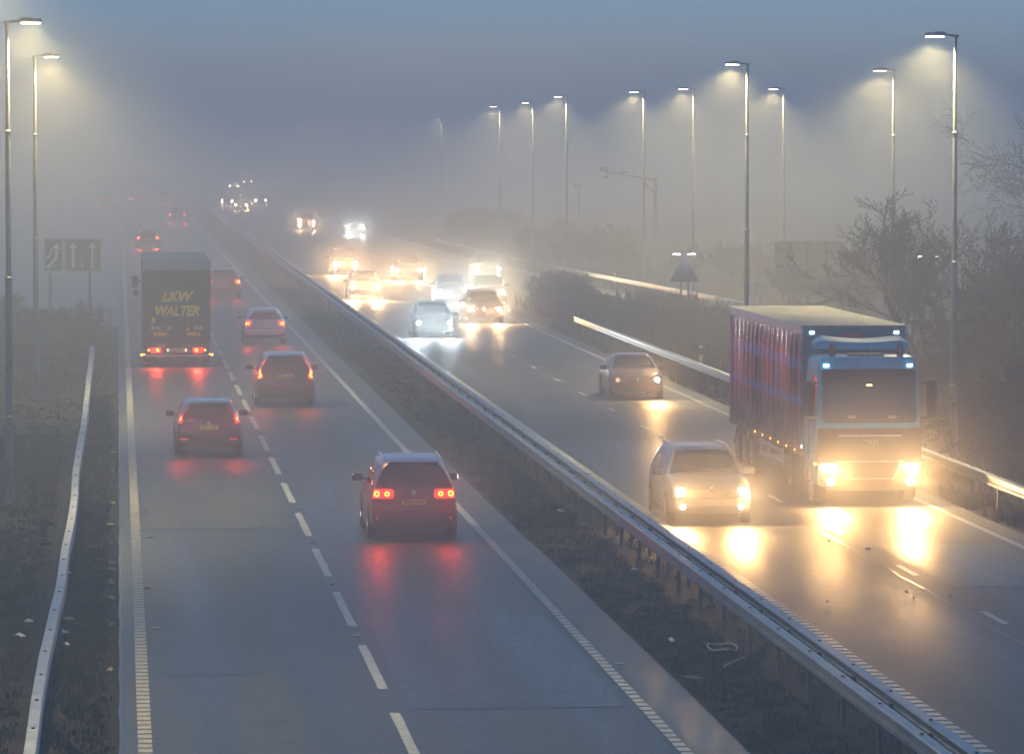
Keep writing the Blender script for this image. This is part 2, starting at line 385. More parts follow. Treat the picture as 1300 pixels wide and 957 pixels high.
    if view == 'front': B.patch('grille_bar', CHROME, r, [(zl+.085, -Wd*.48, Wd*.48), (zl+.105, -Wd*.50, Wd*.50)], 'front', .02)
    B.patch('front_bumper', o.get('bumper', paint), r, [(.36, -9, 9), (.44, -9, 9), (zl-.13, -9, 9), (zl-.09, -9, 9)], 'front', .04)
    B.patch('air_intake', PLASTIC, r, [(.26, -Wd*.6, Wd*.6), (.32, -Wd*.7, Wd*.7), (.42, -Wd*.62, Wd*.62)], 'front', .05)
    plate(r, B, zl-.17, 'front', PLATE_W)
    bd = MB(); bp = B.ondisc(0, zl+.06, 'front', .03); bd.lathe([(0, .06), (.012, .055), (.012, .03)], *bp, n=16, axis='y'); bd.build('badge', CHROME, r)
    hm, hc, hp = lamp or (HEAD_D, None, 0)
    dead = o.get('dead')
    for s in (-1, 1):
        on = hm if (view == 'front' and dead != s) else (HEAD_D if view == 'front' else GLASS)
        t = B.patch('headlight', mat('lens_clear', (.35, .36, .38), .12, .3, spec=.8), r, [(zl-.06, Wd*.62, 9), (zl+.0, Wd*.56, 9), (zl+.08, Wd*.58, 9), (zl+.11, Wd*.70, 9)], 'front', .014, sgn=s)
        if view == 'front':
            p = B.ondisc(Wd*.74, zl+.02, 'front', .035); p = (s*p[0], p[1], p[2]); q = MB()
            R0 = o.get('lr', .075); q.lathe([(-.05, R0*1.05), (.0, R0), (.018, R0*.55), (.022, .01)], *p, n=14, axis='y'); q.build('bulb', on, t)
            if o.get('fog') and dead != s:
                p2 = B.ondisc(Wd*.70, .40, 'front', .075); p2 = (s*p2[0], p2[1], p2[2]); f = MB()
                f.lathe([(-.05, .05), (.0, .046), (.012, .02)], *p2, n=12, axis='y'); f.build('fog_lamp', HEAD_W if hm is HEAD_W else on, r)
            if o.get('run'):
                B.patch('side_lamp', MARK, r, [(zl+.10, Wd*.74, Wd*.90), (zl+.125, Wd*.76, Wd*.90)], 'front', .05, nc=3, sgn=s)
            if hp and dead != s:
                spot(r, (s*Wd*.74, p[1]+.12, zl+.02), (0, 1, .0), hp, hc, o.get('beam', 172), .5, .07)
                if o.get('main'): spot(r, (s*Wd*.74, p[1]+.2, zl+.02), (0, 1, -.02), hp*2.0, hc, 46, 1.0, .08)
    return r

# ------------------------------------------------------------------ the road's line
def bend(Y): return 0.0 if Y < 480 else 4.6e-5*(Y-480)**2
def strip(mb, x0, x1, ya, yb, z, step=20.0):
    n = max(1, int((yb-ya)/step)); f = lambda x, Y: (x(Y) if callable(x) else x)+bend(Y)
    vs = []
    for i in range(n+1):
        Y = ya+(yb-ya)*i/n; vs += [(f(x0, Y), Y, z), (f(x1, Y), Y, z)]
    mb.add(vs, [(2*i, 2*i+1, 2*i+3, 2*i+2) for i in range(n)])
def interp(pts):
    ys = [p[1] for p in pts]; xs = [p[0] for p in pts]; return lambda Y: float(np.interp(Y, ys, xs))

def asphalt(name, base, wet, tracks=()):
    m = bpy.data.materials.new(name); n, l, b = nodes(m)
    tc = n.new('ShaderNodeTexCoord')
    big = n.new('ShaderNodeTexNoise'); big.inputs['Scale'].default_value = .35; big.inputs['Detail'].default_value = 6
    mp = n.new('ShaderNodeMapping'); mp.inputs['Scale'].default_value = (1.6, .10, 1)
    l.new(tc.outputs['Object'], mp.inputs['Vector']); l.new(mp.outputs['Vector'], big.inputs['Vector'])
    fine = n.new('ShaderNodeTexNoise'); fine.inputs['Scale'].default_value = 26; fine.inputs['Detail'].default_value = 3
    l.new(tc.outputs['Object'], fine.inputs['Vector'])
    med = n.new('ShaderNodeTexNoise'); med.inputs['Scale'].default_value = 1.1; med.inputs['Detail'].default_value = 7; l.new(tc.outputs['Object'], med.inputs['Vector'])
    def mx(a, bb, f):
        q = n.new('ShaderNodeMix'); q.data_type = 'RGBA'
        for k, v in (('A', a), ('B', bb)):
            if isinstance(v, tuple): q.inputs[k].default_value = (*v, 1)
            else: l.new(v, q.inputs[k])
        if isinstance(f, float): q.inputs['Factor'].default_value = f
        else: l.new(f, q.inputs['Factor'])
        return q.outputs['Result']
    def ramp(v, a, c):
        q = n.new('ShaderNodeMapRange'); q.inputs['From Min'].default_value = a; q.inputs['From Max'].default_value = c; l.new(v, q.inputs['Value']); return q.outputs['Result']
    c1 = mx(tuple(c*.72 for c in base), tuple(c*1.3 for c in base), ramp(big.outputs['Fac'], .35, .65))
    c2 = mx(c1, tuple(c*3.0 for c in base), ramp(fine.outputs['Fac'], .56, .85))
    gr = n.new('ShaderNodeTexNoise'); gr.inputs['Scale'].default_value = 5.5; gr.inputs['Detail'].default_value = 8; gr.inputs['Roughness'].default_value = .75
    gm = n.new('ShaderNodeMapping'); gm.inputs['Scale'].default_value = (1.8, .35, 1); l.new(tc.outputs['Object'], gm.inputs['Vector']); l.new(gm.outputs['Vector'], gr.inputs['Vector'])
    c2 = mx(c2, tuple(c*2.1 for c in base), ramp(gr.outputs['Fac'], .50, .82)); c2 = mx(c2, tuple(c*.35 for c in base), ramp(gr.outputs['Fac'], .50, .24))
    c3 = mx(c2, tuple(c*.5 for c in base), ramp(med.outputs['Fac'], .60, .72))
    sx = n.new('ShaderNodeSeparateXYZ'); l.new(tc.outputs['Object'], sx.inputs[0])
    tr = None
    for cx in tracks:
        a = n.new('ShaderNodeMath'); a.operation = 'SUBTRACT'; l.new(sx.outputs['X'], a.inputs[0]); a.inputs[1].default_value = cx
        c = n.new('ShaderNodeMath'); c.operation = 'ABSOLUTE'; l.new(a.outputs[0], c.inputs[0])
        d = n.new('ShaderNodeMapRange'); d.interpolation_type = 'SMOOTHSTEP'; d.inputs['From Min'].default_value = .52; d.inputs['From Max'].default_value = .08; l.new(c.outputs[0], d.inputs['Value'])
        if tr is None: tr = d.outputs['Result']
        else: e = n.new('ShaderNodeMath'); e.operation = 'MAXIMUM'; l.new(tr, e.inputs[0]); l.new(d.outputs['Result'], e.inputs[1]); tr = e.outputs[0]
    if tr is not None:
        k = n.new('ShaderNodeMath'); k.operation = 'MULTIPLY'; k.inputs[1].default_value = .55; l.new(tr, k.inputs[0])
        c3 = mx(c3, tuple(v*.50 for v in base), k.outputs[0])
    l.new(c3, b.inputs['Base Color'])
    rr = n.new('ShaderNodeMapRange'); rr.inputs['From Min'].default_value = .3; rr.inputs['From Max'].default_value = .7
    rr.inputs['To Min'].default_value = wet; rr.inputs['To Max'].default_value = wet+.16; l.new(big.outputs['Fac'], rr.inputs['Value']); rq = n.new('ShaderNodeMath'); rq.operation = 'MULTIPLY_ADD'; l.new(rr.outputs['Result'], rq.inputs[2]); rq.inputs[1].default_value = -.05; rq.inputs[0].default_value = 0
    if tr is not None: l.new(tr, rq.inputs[0])
    gq = n.new('ShaderNodeMath'); gq.operation = 'MULTIPLY_ADD'; l.new(gr.outputs['Fac'], gq.inputs[0]); gq.inputs[1].default_value = .55; gq.inputs[2].default_value = -.27
    ga = n.new('ShaderNodeMath'); ga.operation = 'ADD'; l.new(rr.outputs['Result'], ga.inputs[0]); l.new(gq.outputs[0], ga.inputs[1]); l.new(ga.outputs[0], rq.inputs[2])
    l.new(rq.outputs[0], b.inputs['Roughness'])
    bp = n.new('ShaderNodeBump'); bp.inputs['Strength'].default_value = .5; bp.inputs['Distance'].default_value = .008
    l.new(gr.outputs['Fac'], bp.inputs['Height']); l.new(bp.outputs['Normal'], b.inputs['Normal'])
    b.inputs['Specular IOR Level'].default_value = .28
    return m
ASPH = asphalt('wet_asphalt', (.044, .045, .048), .42, (1.35, 2.95, 5.1, 6.7))
ASPH2 = asphalt('wet_asphalt_brown', (.044, .043, .041), .47, (12.9, 14.5, 16.3, 17.9))
ASPH3 = asphalt('slip_asphalt', (.085, .082, .075), .36)
SHOULD = asphalt('shoulder_asphalt', (.06, .062, .064), .42)

def ground_mat():
    m = bpy.data.materials.new('verge_soil'); n, l, b = nodes(m); tc = n.new('ShaderNodeTexCoord')
    a = n.new('ShaderNodeTexNoise'); a.inputs['Scale'].default_value = .5; a.inputs['Detail'].default_value = 9; l.new(tc.outputs['Object'], a.inputs['Vector'])
    c = n.new('ShaderNodeTexNoise'); c.inputs['Scale'].default_value = 9; c.inputs['Detail'].default_value = 6; l.new(tc.outputs['Object'], c.inputs['Vector'])
    r = n.new('ShaderNodeValToRGB'); e = r.color_ramp.elements; e[0].position = .33; e[0].color = (.010, .007, .005, 1); e[1].position = .7; e[1].color = (.036, .027, .016, 1)
    q = e.new(.5); q.color = (.018, .015, .008, 1); l.new(a.outputs['Fac'], r.inputs['Fac'])
    x = n.new('ShaderNodeMix'); x.data_type = 'RGBA'; x.inputs['B'].default_value = (.065, .058, .045, 1); l.new(r.outputs['Color'], x.inputs['A'])
    g = n.new('ShaderNodeMapRange'); g.inputs['From Min'].default_value = .56; g.inputs['From Max'].default_value = .72; g.inputs['To Max'].default_value = .8
    l.new(c.outputs['Fac'], g.inputs['Value']); l.new(g.outputs['Result'], x.inputs['Factor']); l.new(x.outputs['Result'], b.inputs['Base Color'])
    b.inputs['Roughness'].default_value = .9; b.inputs['Specular IOR Level'].default_value = .1
    bp = n.new('ShaderNodeBump'); bp.inputs['Strength'].default_value = .8; bp.inputs['Distance'].default_value = .06; l.new(c.outputs['Fac'], bp.inputs['Height']); l.new(bp.outputs['Normal'], b.inputs['Normal'])
    return m
SOIL = ground_mat()
g = MB(); N = 24
ys = [-60, 20, 60, 100, 150, 220, 320, 500, 800, 1200, 1800, 2600]; xs = [-900, -300, -80, -12, 0, 12, 40, 120, 400, 1200]
g.add([(x, y, -.03) for y in ys for x in xs], [(j*len(xs)+i, j*len(xs)+i+1, (j+1)*len(xs)+i+1, (j+1)*len(xs)+i) for j in range(len(ys)-1) for i in range(len(xs)-1)])
tag(g.build('ground', SOIL), None, None, kind='structure')

def structure(name, mb, m): o = mb.build(name, m); o['kind'] = 'structure'; return o
XL, XD, XR = .336, 4.02, 7.76          # left carriageway: edge line, lane line, edge line
OL, OD, OR_ = 11.9, 15.4, 18.68        # oncoming carriageway
# left carriageway, shoulders, oncoming carriageway
b = MB(); strip(b, -.02, 8.58, 20, 2400, -.004); structure('road', b, ASPH)
b = MB(); strip(b, XR+.12, lambda Y: 8.62+.06*math.sin(Y*.4), 20, 94, .0); structure('pavement', b, SHOULD)
b = MB(); strip(b, 11.15, 19.3, 20, 2400, -.004); structure('road', b, ASPH2)
# slip road leaving the oncoming carriageway on the right
rail_px = [(1300, 430), (1160, 411), (1050, 396.5), (951.5, 385), (804, 356), (681, 333), (600, 314), (545, 300)]
rail_pts = [at(x, y, .65) for x, y in rail_px]
rail_x = interp([(p.x, p.y) for p in rail_pts])
in_px = [(1020, 420), (930, 401), (871, 390), (767, 371.5), (690, 352), (640, 338)]
in_pts = [at(x, y, 0) for x, y in in_px]
_inx = interp([(p.x, p.y) for p in in_pts]+[(19.2, 330)])
slip_out = lambda Y: (rail_x(Y)-.8 if Y < 371 else max(19.2, rail_x(371)-.8-(Y-371)*.012))
b = MB(); strip(b, lambda Y: _inx(Y)-.5 if Y < 330 else 18.9, slip_out, 150, 620, -.012, 8); structure('slip_road', b, ASPH3)
# exit lane on the far left
b = MB(); strip(b, lambda Y: -min(16, max(.1, (Y-206)*.55)), .0, 206, 900, -.012, 8); structure('slip_road', b, ASPH3)

# painted lines
PAINT = mat('road_paint', (.40, .40, .385), .5, vary=.28, scale=6, bump=.1)
PAINT_Y = mat('road_paint_cream', (.36, .33, .27), .5, vary=.25, scale=7, bump=.1)
def ribbed(x, wd, ya, yb, yr, m):
    b = MB(); strip(b, x-wd/2, x+wd/2, ya, yb, .004)
    y = ya
    while y < yr:
        b.box(x-wd/2+.01+bend(y), x+wd/2-.01+bend(y), y, y+.17, .006, .016, .004); y += .5
    return b
# the near stretches are laid as separate ribs on a dirty base so the ladder pattern shows
BASEP = mat('worn_paint_base', (.15, .145, .135), .6, vary=.3, scale=9)
def ladder(x, wd, y1, y2, m):
    q = MB(); strip(q, x-wd/2, x+wd/2, 40, y1, .004, 6); structure('edge_line_base', q, BASEP)
    q = MB(); y = 40.0
    while y < y1:
        q.box(x-wd/2, x+wd/2, y, y+.33, .005, .014, .003); y += .5
    structure('edge_line', q, m)
    q = MB(); strip(q, x-wd/2, x+wd/2, y1, y2, .008); structure('edge_line', q, m)
ladder(XL, .20, 120, 1500, PAINT_Y); ladder(XR, .17, 96, 1500, PAINT); ladder(OL, .19, 118, 1500, PAINT)
b = MB(); strip(b, OR_-.08, OR_+.08, 40, 1500, .004); structure('edge_line', b, PAINT)
b = MB(); strip(b, lambda Y: _inx(Y)+.1, lambda Y: _inx(Y)+.26, 170, 325, .0, 8); structure('edge_line', b, PAINT)
def dash(mb, x, wd, ya, yb):
    # worn, slightly irregular outline
    n = 7; vs = []
    for i in range(n+1):
        Y = ya+(yb-ya)*i/n; j = rnd.uniform(-.006, .006); k = rnd.uniform(-.006, .006)
        vs += [(x-wd/2+j+bend(Y), Y+(rnd.uniform(-.05, .05) if i in (0, n) else 0), .004), (x+wd/2+k+bend(Y), Y, .004)]
    mb.add(vs, [(2*i, 2*i+1, 2*i+3, 2*i+2) for i in range(n)])
b = MB(); Y = 75.05-27
while Y < 900: dash(b, XD, .15, Y-6.05, Y); Y += 9.0
structure('lane_line', b, PAINT)
b = MB(); Y = 78.8-27
while Y < 900: dash(b, OD, .13, Y-1.1, Y+1.0); Y += 8.9
structure('lane_line', b, PAINT)
# dark tar seams beside the joints
TAR = mat('tar_seam', (.012, .012, .013), .35)
b = MB()
for x, a, c in ((OD-.32, 50, 170), (-.0, 50, 180)): strip(b, lambda Y, x=x: x-.018+.02*math.sin(Y*1.3), lambda Y, x=x: x+.018+.02*math.sin(Y*1.3), a, c, .001, 1.5)
structure('road_seam', b, TAR)

PATCH = asphalt('patch_asphalt', (.026, .027, .029), .36); PATCH2 = asphalt('pale_patch_asphalt', (.066, .067, .070), .52)
def patchq(x0, x1, ya, yb, m):
    q = MB(); R4 = random.Random(int(x0*99+ya)); n = 8; vs = []
    for i in range(n+1): vs += [(x0+R4.uniform(-.03, .03), ya+(yb-ya)*i/n, .002), (x1+R4.uniform(-.03, .03), ya+(yb-ya)*i/n, .002)]
    q.add(vs, [(2*i, 2*i+1, 2*i+3, 2*i+2) for i in range(n)]); structure('road_patch', q, m)
for a in ((4.3, 7.5, 66.5, 79.5, PATCH), (.6, 3.8, 98, 113, PATCH2), (4.2, 7.5, 118, 129, PATCH), (15.7, 18.4, 84, 93, PATCH), (12.2, 15.1, 112, 126, PATCH), (.7, 2.0, 71, 75, PATCH), (15.7, 18.4, 128, 141, PATCH2)): patchq(*a)
# reflecting road studs, one in each gap
STUDB = mat('stud_body', (.45, .45, .43), .5, .3); STUDR = mat('stud_reflector', (1, .82, .55), .08, 1.0)
proto = None
def stud(x, y, label, group):
    global proto
    if proto is None:
        proto = empty('road_stud'); q = MB(); q.box(-.065, .065, -.05, .05, .0, .022, .012); q.build('stud_body', STUDB, proto)
        q = MB(); q.add([(-.045, -.053, .004), (.045, -.053, .004), (.045, -.030, .026), (-.045, -.030, .026)], [(0, 1, 2, 3)])
        q.build('reflector', STUDR, proto); q = MB(); q.add([(-.045, .053, .004), (.045, .053, .004), (.045, .030, .026), (-.045, .030, .026)], [(3, 2, 1, 0)]); q.build('reflector', STUDR, proto); o = proto
    else: o = copy_tree(proto)
    o.location = (x+bend(y), y, .0); tag(o, label, 'road stud', group)
k = 0; Y = 75.05+1.45
while Y < 200: stud(XD, Y, 'small reflecting stud in a gap of the long white dashes beside the cars driving away', 'road studs between the long dashes'); Y += 9.0
Y = 78.8+4.4-9
while Y < 150: stud(OD, Y, 'small reflecting stud set between the short white dashes on the oncoming carriageway', 'road studs between the short dashes'); Y += 17.8
Y = 72
while Y < 200: stud(XR+.26, Y, 'small amber-looking stud just outside the white edge line beside the central reserve', 'road studs along the central edge line'); Y += 18
Y = 78
while Y < 170: stud(XL+.30, Y, 'small red-looking stud just inside the ribbed edge line on the far left', 'road studs along the left edge line'); Y += 18

# ------------------------------------------------------------------ crash barriers
def wbeam(mb, path, z=.62, face=1, hgt=.34, dp=.165):
    """corrugated rail along path (x,y) points; face +1 looks to +x"""
    prof = [(0, hgt*.30), (.06, hgt*.36), (.90, hgt*.36), (1, hgt*.30), (1, hgt*.14), (.72, hgt*.10), (.72, -hgt*.10), (1, -hgt*.14), (1, -hgt*.30), (.90, -hgt*.36), (.06, -hgt*.36), (0, -hgt*.30)]
    vs = []; P = len(prof)
    for x, y, zz in path:
        for d, h in prof: vs.append((x+face*d*dp, y, zz+z+h))
        for d, h in reversed(prof): vs.append((x+face*(d*dp-.006), y, zz+z+h*.97))
    R = 2*P; fs = []
    for k in range(len(path)-1):
        for i in range(R):
            j = (i+1) % R; fs.append((k*R+i, k*R+j, (k+1)*R+j, (k+1)*R+i))
    mb.add(vs, fs)
BOLT = mat('rail_bolt', (.05, .05, .05), .5, .5)
def barrier(label, xf, ya, yb, face, step=3.2, zt=.62, wob=0.0, postx=.075, limit=96, cat='crash barrier', railm=GALV, group=None):
    r = empty('crash_barrier', (xf(ya), ya, 0)); tag(r, label, cat, group); ox, oy = xf(ya), ya
    R = random.Random(int(ya*10)+int(ox*100)); seg = []; y = ya; off = 0
    while y <= yb+.01: seg.append((xf(y)-ox+(R.uniform(-1, 1)*wob if ya+3 < y else 0)+bend(y), y-oy, R.uniform(-1, 1)*wob*.35)); y += step if y < 330 else step*4
    b = MB(); wbeam(b, seg, zt, face); b.build('rail', railm, r)
    q = MB(); q.tube((0, 0, 0), (0, 0, .02), .026, n=6); bo = None
    for x, y, z in seg[:34]:
        if bo is None: bo = q.build('bolt', BOLT, r); o = bo
        else: o = bo.copy(); C.objects.link(o); o.parent = r
        o.location = (x+face*.08, y, z+zt+.34*.36-.002)
    pm = MB(); pm.box(-.035, .035, -.05, .05, -.02, zt-.05, .006); first = None; rest = MB(); n = 0
    for x, y, z in seg:
        if oy+y > 340: rest.box(x+postx*face-.035, x+postx*face+.035, y-.05, y+.05, -.02, zt-.05); continue
        if n >= limit: rest.box(x+postx*face-.035, x+postx*face+.035, y-.05, y+.05, -.02, zt-.05); continue
        if first is None: first = pm.build('post', GALV_D, r); o = first
        else: o = first.copy(); C.objects.link(o); o.parent = r
        o.location = (x+postx*face, y, 0); o.rotation_euler = (R.uniform(-.02, .02), R.uniform(-.03, .03), 0); n += 1
    if rest.v: rest.build('post', GALV_D, r)['kind'] = 'stuff'
    return r
barrier('long double-height steel crash barrier on the central reserve, rail nearer the left carriageway', lambda Y: 10.44, 48, 760, -1, 3.2, .60, .006)
barrier('long steel crash barrier on the central reserve, rail nearer the oncoming carriageway', lambda Y: 10.66, 49.4, 760, 1, 3.2, .60, .006)
xr = interp([(-1.2, 40), (-1.24, 64), (-1.19, 71), (-1.10, 78), (-1.12, 84), (-1.05, 95), (-1.10, 108), (-1.04, 125), (-1.08, 172)])
barrier('slightly wavy steel crash barrier on the left grass verge, ending beside the lorry', xr, 50, 171, 1, 3.0, .62, .010)
barrier('steel crash barrier on the verge behind the maroon saloon and the blue lorry', lambda Y: 20.1-(.25 if Y > 198 else 0), 60, 200, -1, 3.2, .62, .006)
barrier('distant steel crash barrier along the outer edge of the slip road', rail_x, 158, 371, -1, 4.0, .55, .004)
xl2 = lambda Y: -min(17, max(1.2, (Y-206)*.55+1.4))
barrier('faint steel crash barrier curving away beyond the left grass verge in fog', xl2, 222, 420, 1, 4.0, .6, .004)

# ------------------------------------------------------------------ street lamps
lamp_proto = {}
def street_lamp(x, y, sgn, label, group, power, height=11.2):
    key = sgn
    if key not in lamp_proto:
        r = empty('street_lamp'); lamp_proto[key] = r
        b = MB(); hs = [(0, .105), (1.9, .103), (2.0, .088), (5.2, .080), (5.26, .068), (8.6, .060), (8.66, .053), (height-.15, .045)]
        for (z0, r0), (z1, r1) in zip(hs, hs[1:]): b.tube((0, 0, z0), (0, 0, z1), r0, r1, 14, False)
        for z0, r0 in ((2.0, .098), (5.23, .086), (8.63, .072)): b.tube((0, 0, z0-.04), (0, 0, z0+.04), r0, r0, 14)
        b.build('pole', POLE, r, True)
        q = MB(); q.tube((0, 0, height-.22), (0, 0, height-.02), .05, .05, 10); q.tube((-sgn*.09, 0, height-.05), (sgn*.34, 0, height+.0), .036, .034, 8); q.build('arm', POLE, r)
        q = MB(); q.box(min(sgn*.25, sgn*.80), max(sgn*.25, sgn*.80), -.15, .15, height-.045, height+.045, .03); q.box(min(sgn*.3, sgn*.55), max(sgn*.3, sgn*.55), -.10, .10, height+.04, height+.075, .01)
        ln = q.build('lantern', mat('lantern_grey', (.20, .21, .23), .5, .3), r)
        q = MB(); q.box(min(sgn*.32, sgn*.77), max(sgn*.32, sgn*.77), -.12, .12, height-.075, height-.043, .008); q.build('light_panel', LEDP, ln)
        dr = MB(); dr.box(-.055, .055, -.115, -.098, .55, 1.25, .004); dr.build('access_door', POLE, r); o = r
        spot(r, (sgn*.55, 0, height-.14), (sgn*.10, -.0, -1), power, (1, .79, .37), 144, .75, .12)
    else: o = copy_tree(lamp_proto[key])
    o.location = (x, y, 0); tag(o, label, 'street lamp', group)
    return o
LP = 6300
def lamp_px(px, py):          # pole x and lantern height in the photograph -> ground position
    D = 2.8*F/(VY-py); return (px-VX)*D/F, D
RG = 'street lamps right of the carriageway'; LG = 'street lamps left of the carriageway'
for px, py, lab in ((1220, 43, 'tall street lamp nearest on the right, its pole rising behind the blue lorry'),
                    (951, 80, 'street lamp whose pole rises directly behind the rear end of the blue lorry'),
                    (1140, 88, 'street lamp standing between the blue lorry and the nearest right-hand lamp, above the bare tree'),
                    (998, 112, 'faint street lamp beyond the slip road just right of the pole behind the lorry trailer'),
                    (882, 112, 'foggy street lamp rising straight above the triangular sign'),
                    (818, 116, 'foggy street lamp rising just left of the camera mast'),
                    (719, 122, 'faint street lamp in fog left of the camera mast'),
                    (676, 130, 'very faint distant street lamp, second from the left of the right-hand row'),
                    (634, 135, 'barely visible street lamp farthest along the right-hand row in fog')):
    x, y = lamp_px(px, py); street_lamp(x, y, -1, lab, RG, LP)
for x, y, lab in ((40, 560, 'tiny glint of a far street lamp right of the sky centre'), (30, 700, 'tiny glint of the farthest street lamp over the road')):
    street_lamp(x, y, -1, lab, RG, LP)
street_lamp(-2.55, 105.5, 1, 'tall street lamp nearest on the far left edge', LG, LP)
street_lamp(-2.7, 148, 1, 'second street lamp on the left, behind the nearest one', LG, LP)
street_lamp(-2.6, 66, 1, 'street lamp on the left verge closest to the viewer, mostly out of view', LG, LP)
for nm, k_ in (('closest', .45), ('tall street lamp nearest on the far left', .62), ('second street lamp', .75)):
    for o in bpy.data.objects:
        if nm in o.get('label', ''):
            for c in o.children:
                if c.type == 'LIGHT': c.data = c.data.copy(); c.data.energy *= k_

# ------------------------------------------------------------------ signs and masts
SIGNBACK = mat('sign_back_grey', (.03, .035, .04), .6, .3, vary=.2, scale=4)
r = empty('warning_sign', (26.9, 214, 0)); tag(r, 'dark triangular road sign seen from behind on two posts with two lit tubes on top', 'road sign')
q = MB(); a = [(-.72, 1.72), (.72, 1.72), (0, 2.98)]
def rounded(tri, rr=.09, n=4):
    out = []
    for i in range(3):
        p0, p, p1 = Vector(tri[i-1]), Vector(tri[i]), Vector(tri[(i+1) % 3]); u = (p0-p).normalized(); v = (p1-p).normalized()
        for k in range(n+1):
            t = k/n; out.append(p+u*rr*(1-t)**2*1.2+v*rr*t**2*1.2)
    return out
T = rounded(a); nT = len(T)
q.add([(p.x, -.012, p.y) for p in T]+[(p.x, .012, p.y) for p in T], [tuple(range(nT)), tuple(reversed(range(nT, 2*nT)))]+[(i, (i+1) % nT, nT+(i+1) % nT, nT+i) for i in range(nT)])
q.build('sign_plate', SIGNBACK, r)
for z in (1.95, 2.35): q = MB(); q.box(-.5*(2.98-z)/1.26*.95, .5*(2.98-z)/1.26*.95, -.05, -.014, z-.02, z+.02); q.build('bracket', GALV_D, r)
for s in (-.17, .17):
    q = MB(); q.tube((s, -.085, -.02), (s, -.085, 2.55), .045, n=10); q.build('post', GALV_D, r)
    q = MB(); q.box(s*2.1-.19, s*2.1+.19, -.10, .10, 3.06, 3.13, .02); h_ = q.build('lamp_housing', GALV_D, r)
    q = MB(); q.box(s*2.1-.16, s*2.1+.16, -.115, .08, 3.01, 3.058, .012); q.build('light_tube', SIGNL, h_)
    spot(r, (s*2.1, -.14, 2.99), (0, -.25, -1), 70, (.75, .9, 1), 150, .8, .08)
q = MB(); q.tube((-.55, 0, 3.10), (.55, 0, 3.10), .02, n=6); q.build('arm', GALV_D, r); q = MB(); q.tube((0, -.085, 2.5), (0, 0, 3.12), .025, n=6); q.build('arm', GALV_D, r)
r2 = copy_tree(r); p = at_y(1177, 325, 190); r2.location = (p.x, 190, p.z-3.05); 
for c in list(r2.children):
    if c.name.startswith(('sign_plate', 'bracket')): c.location.z -= .0
r2.location = (p.x, 190, 0); r2.scale = (.9, .9, p.z/3.05)
tag(r2, 'triangular road sign behind the bare tree with two small lit tubes showing through twigs', 'road sign')

# big green lane sign on the left
GREEN = mat('sign_green', (.012, .10, .045), .45, vary=.12, scale=3); WHITE = mat('sign_white', (.75, .77, .75), .45)
ps = at_y(93, 345.5, 226); r = empty('lane_sign', (ps.x, 226, 0)); tag(r, 'green lane sign with white arrows on two posts above the left verge', 'road sign')
z0 = ps.z; sc = 226/F; ww = 77*sc; hh = 43*sc
def px2(px, py): return ((px-93)*sc, z0+(345.5-py)*sc)
q = MB(); q.box(px2(56, 0)[0], px2(81, 0)[0]-.03, -.02, .02, z0, z0+hh, .0); q.build('sign_panel', GREEN, r)
q = MB(); q.box(px2(81, 0)[0]+.03, px2(129, 0)[0], -.02, .02, z0, z0+hh, .0); q.build('sign_panel', GREEN, r)
for x0, x1 in ((px2(56, 0)[0], px2(81, 0)[0]-.03), (px2(81, 0)[0]+.03, px2(129, 0)[0])):
    q = MB()
    for (a0, a1, c0, c1) in ((x0+.02, x1-.02, z0+.02, z0+.05), (x0+.02, x1-.02, z0+hh-.05, z0+hh-.02), (x0+.02, x0+.05, z0+.05, z0+hh-.05), (x1-.05, x1-.02, z0+.05, z0+hh-.05)):
        q.box(a0, a1, -.026, -.021, c0, c1)
    q.build('border', WHITE, r)
def stroke(mb, pts, w):
    for (x, z), (u, v) in zip(pts, pts[1:]):
        d = Vector((u-x, v-z)).normalized(); nx, nz = -d.y*w/2, d.x*w/2
        mb.add([(x-nx, -.028, z-nz), (u-nx, -.028, v-nz), (u+nx, -.028, v+nz), (x+nx, -.028, z+nz)], [(0, 1, 2, 3)])
def arrow(pxs, name='arrow'):
    mb = MB(); P = [px2(*p) for p in pxs]; stroke(mb, P, .13); t = P[-1]; d = (Vector(P[-1])-Vector(P[-2])).normalized(); nn = Vector((-d.y, d.x)); t = Vector(t)+d*.02
    a = t+d*.30; l1 = t+nn*.22; l2 = t-nn*.22
    mb.add([(l1.x, -.031, l1.y), (l2.x, -.031, l2.y), (a.x, -.031, a.y)], [(0, 1, 2)]); mb.build(name, WHITE, r)
arrow([(60, 340), (67, 333), (72, 326), (72, 317)]); arrow([(93, 341), (93, 316)]); arrow([(117, 341), (117, 316)])
q = MB(); P = [px2(*p) for p in ((58, 330), (64, 324), (66, 316))]; stroke(q, P, .07); q.build('chevron', WHITE, r)
q = MB(); P = [px2(x_, y_) for x_, y_ in ((104, 341), (104, 334))]; stroke(q, P, .05); q.build('lane_mark', WHITE, r); q = MB(); P = [px2(x_, y_) for x_, y_ in ((104, 329), (104, 322))]; stroke(q, P, .05); q.build('lane_mark', WHITE, r)
for px in (64, 114):
    q = MB(); xx = px2(px, 0)[0]; q.tube((xx, .07, -.02), (xx, .07, z0+hh-.1), .07, n=10); q.build('post', GALV_D, r)

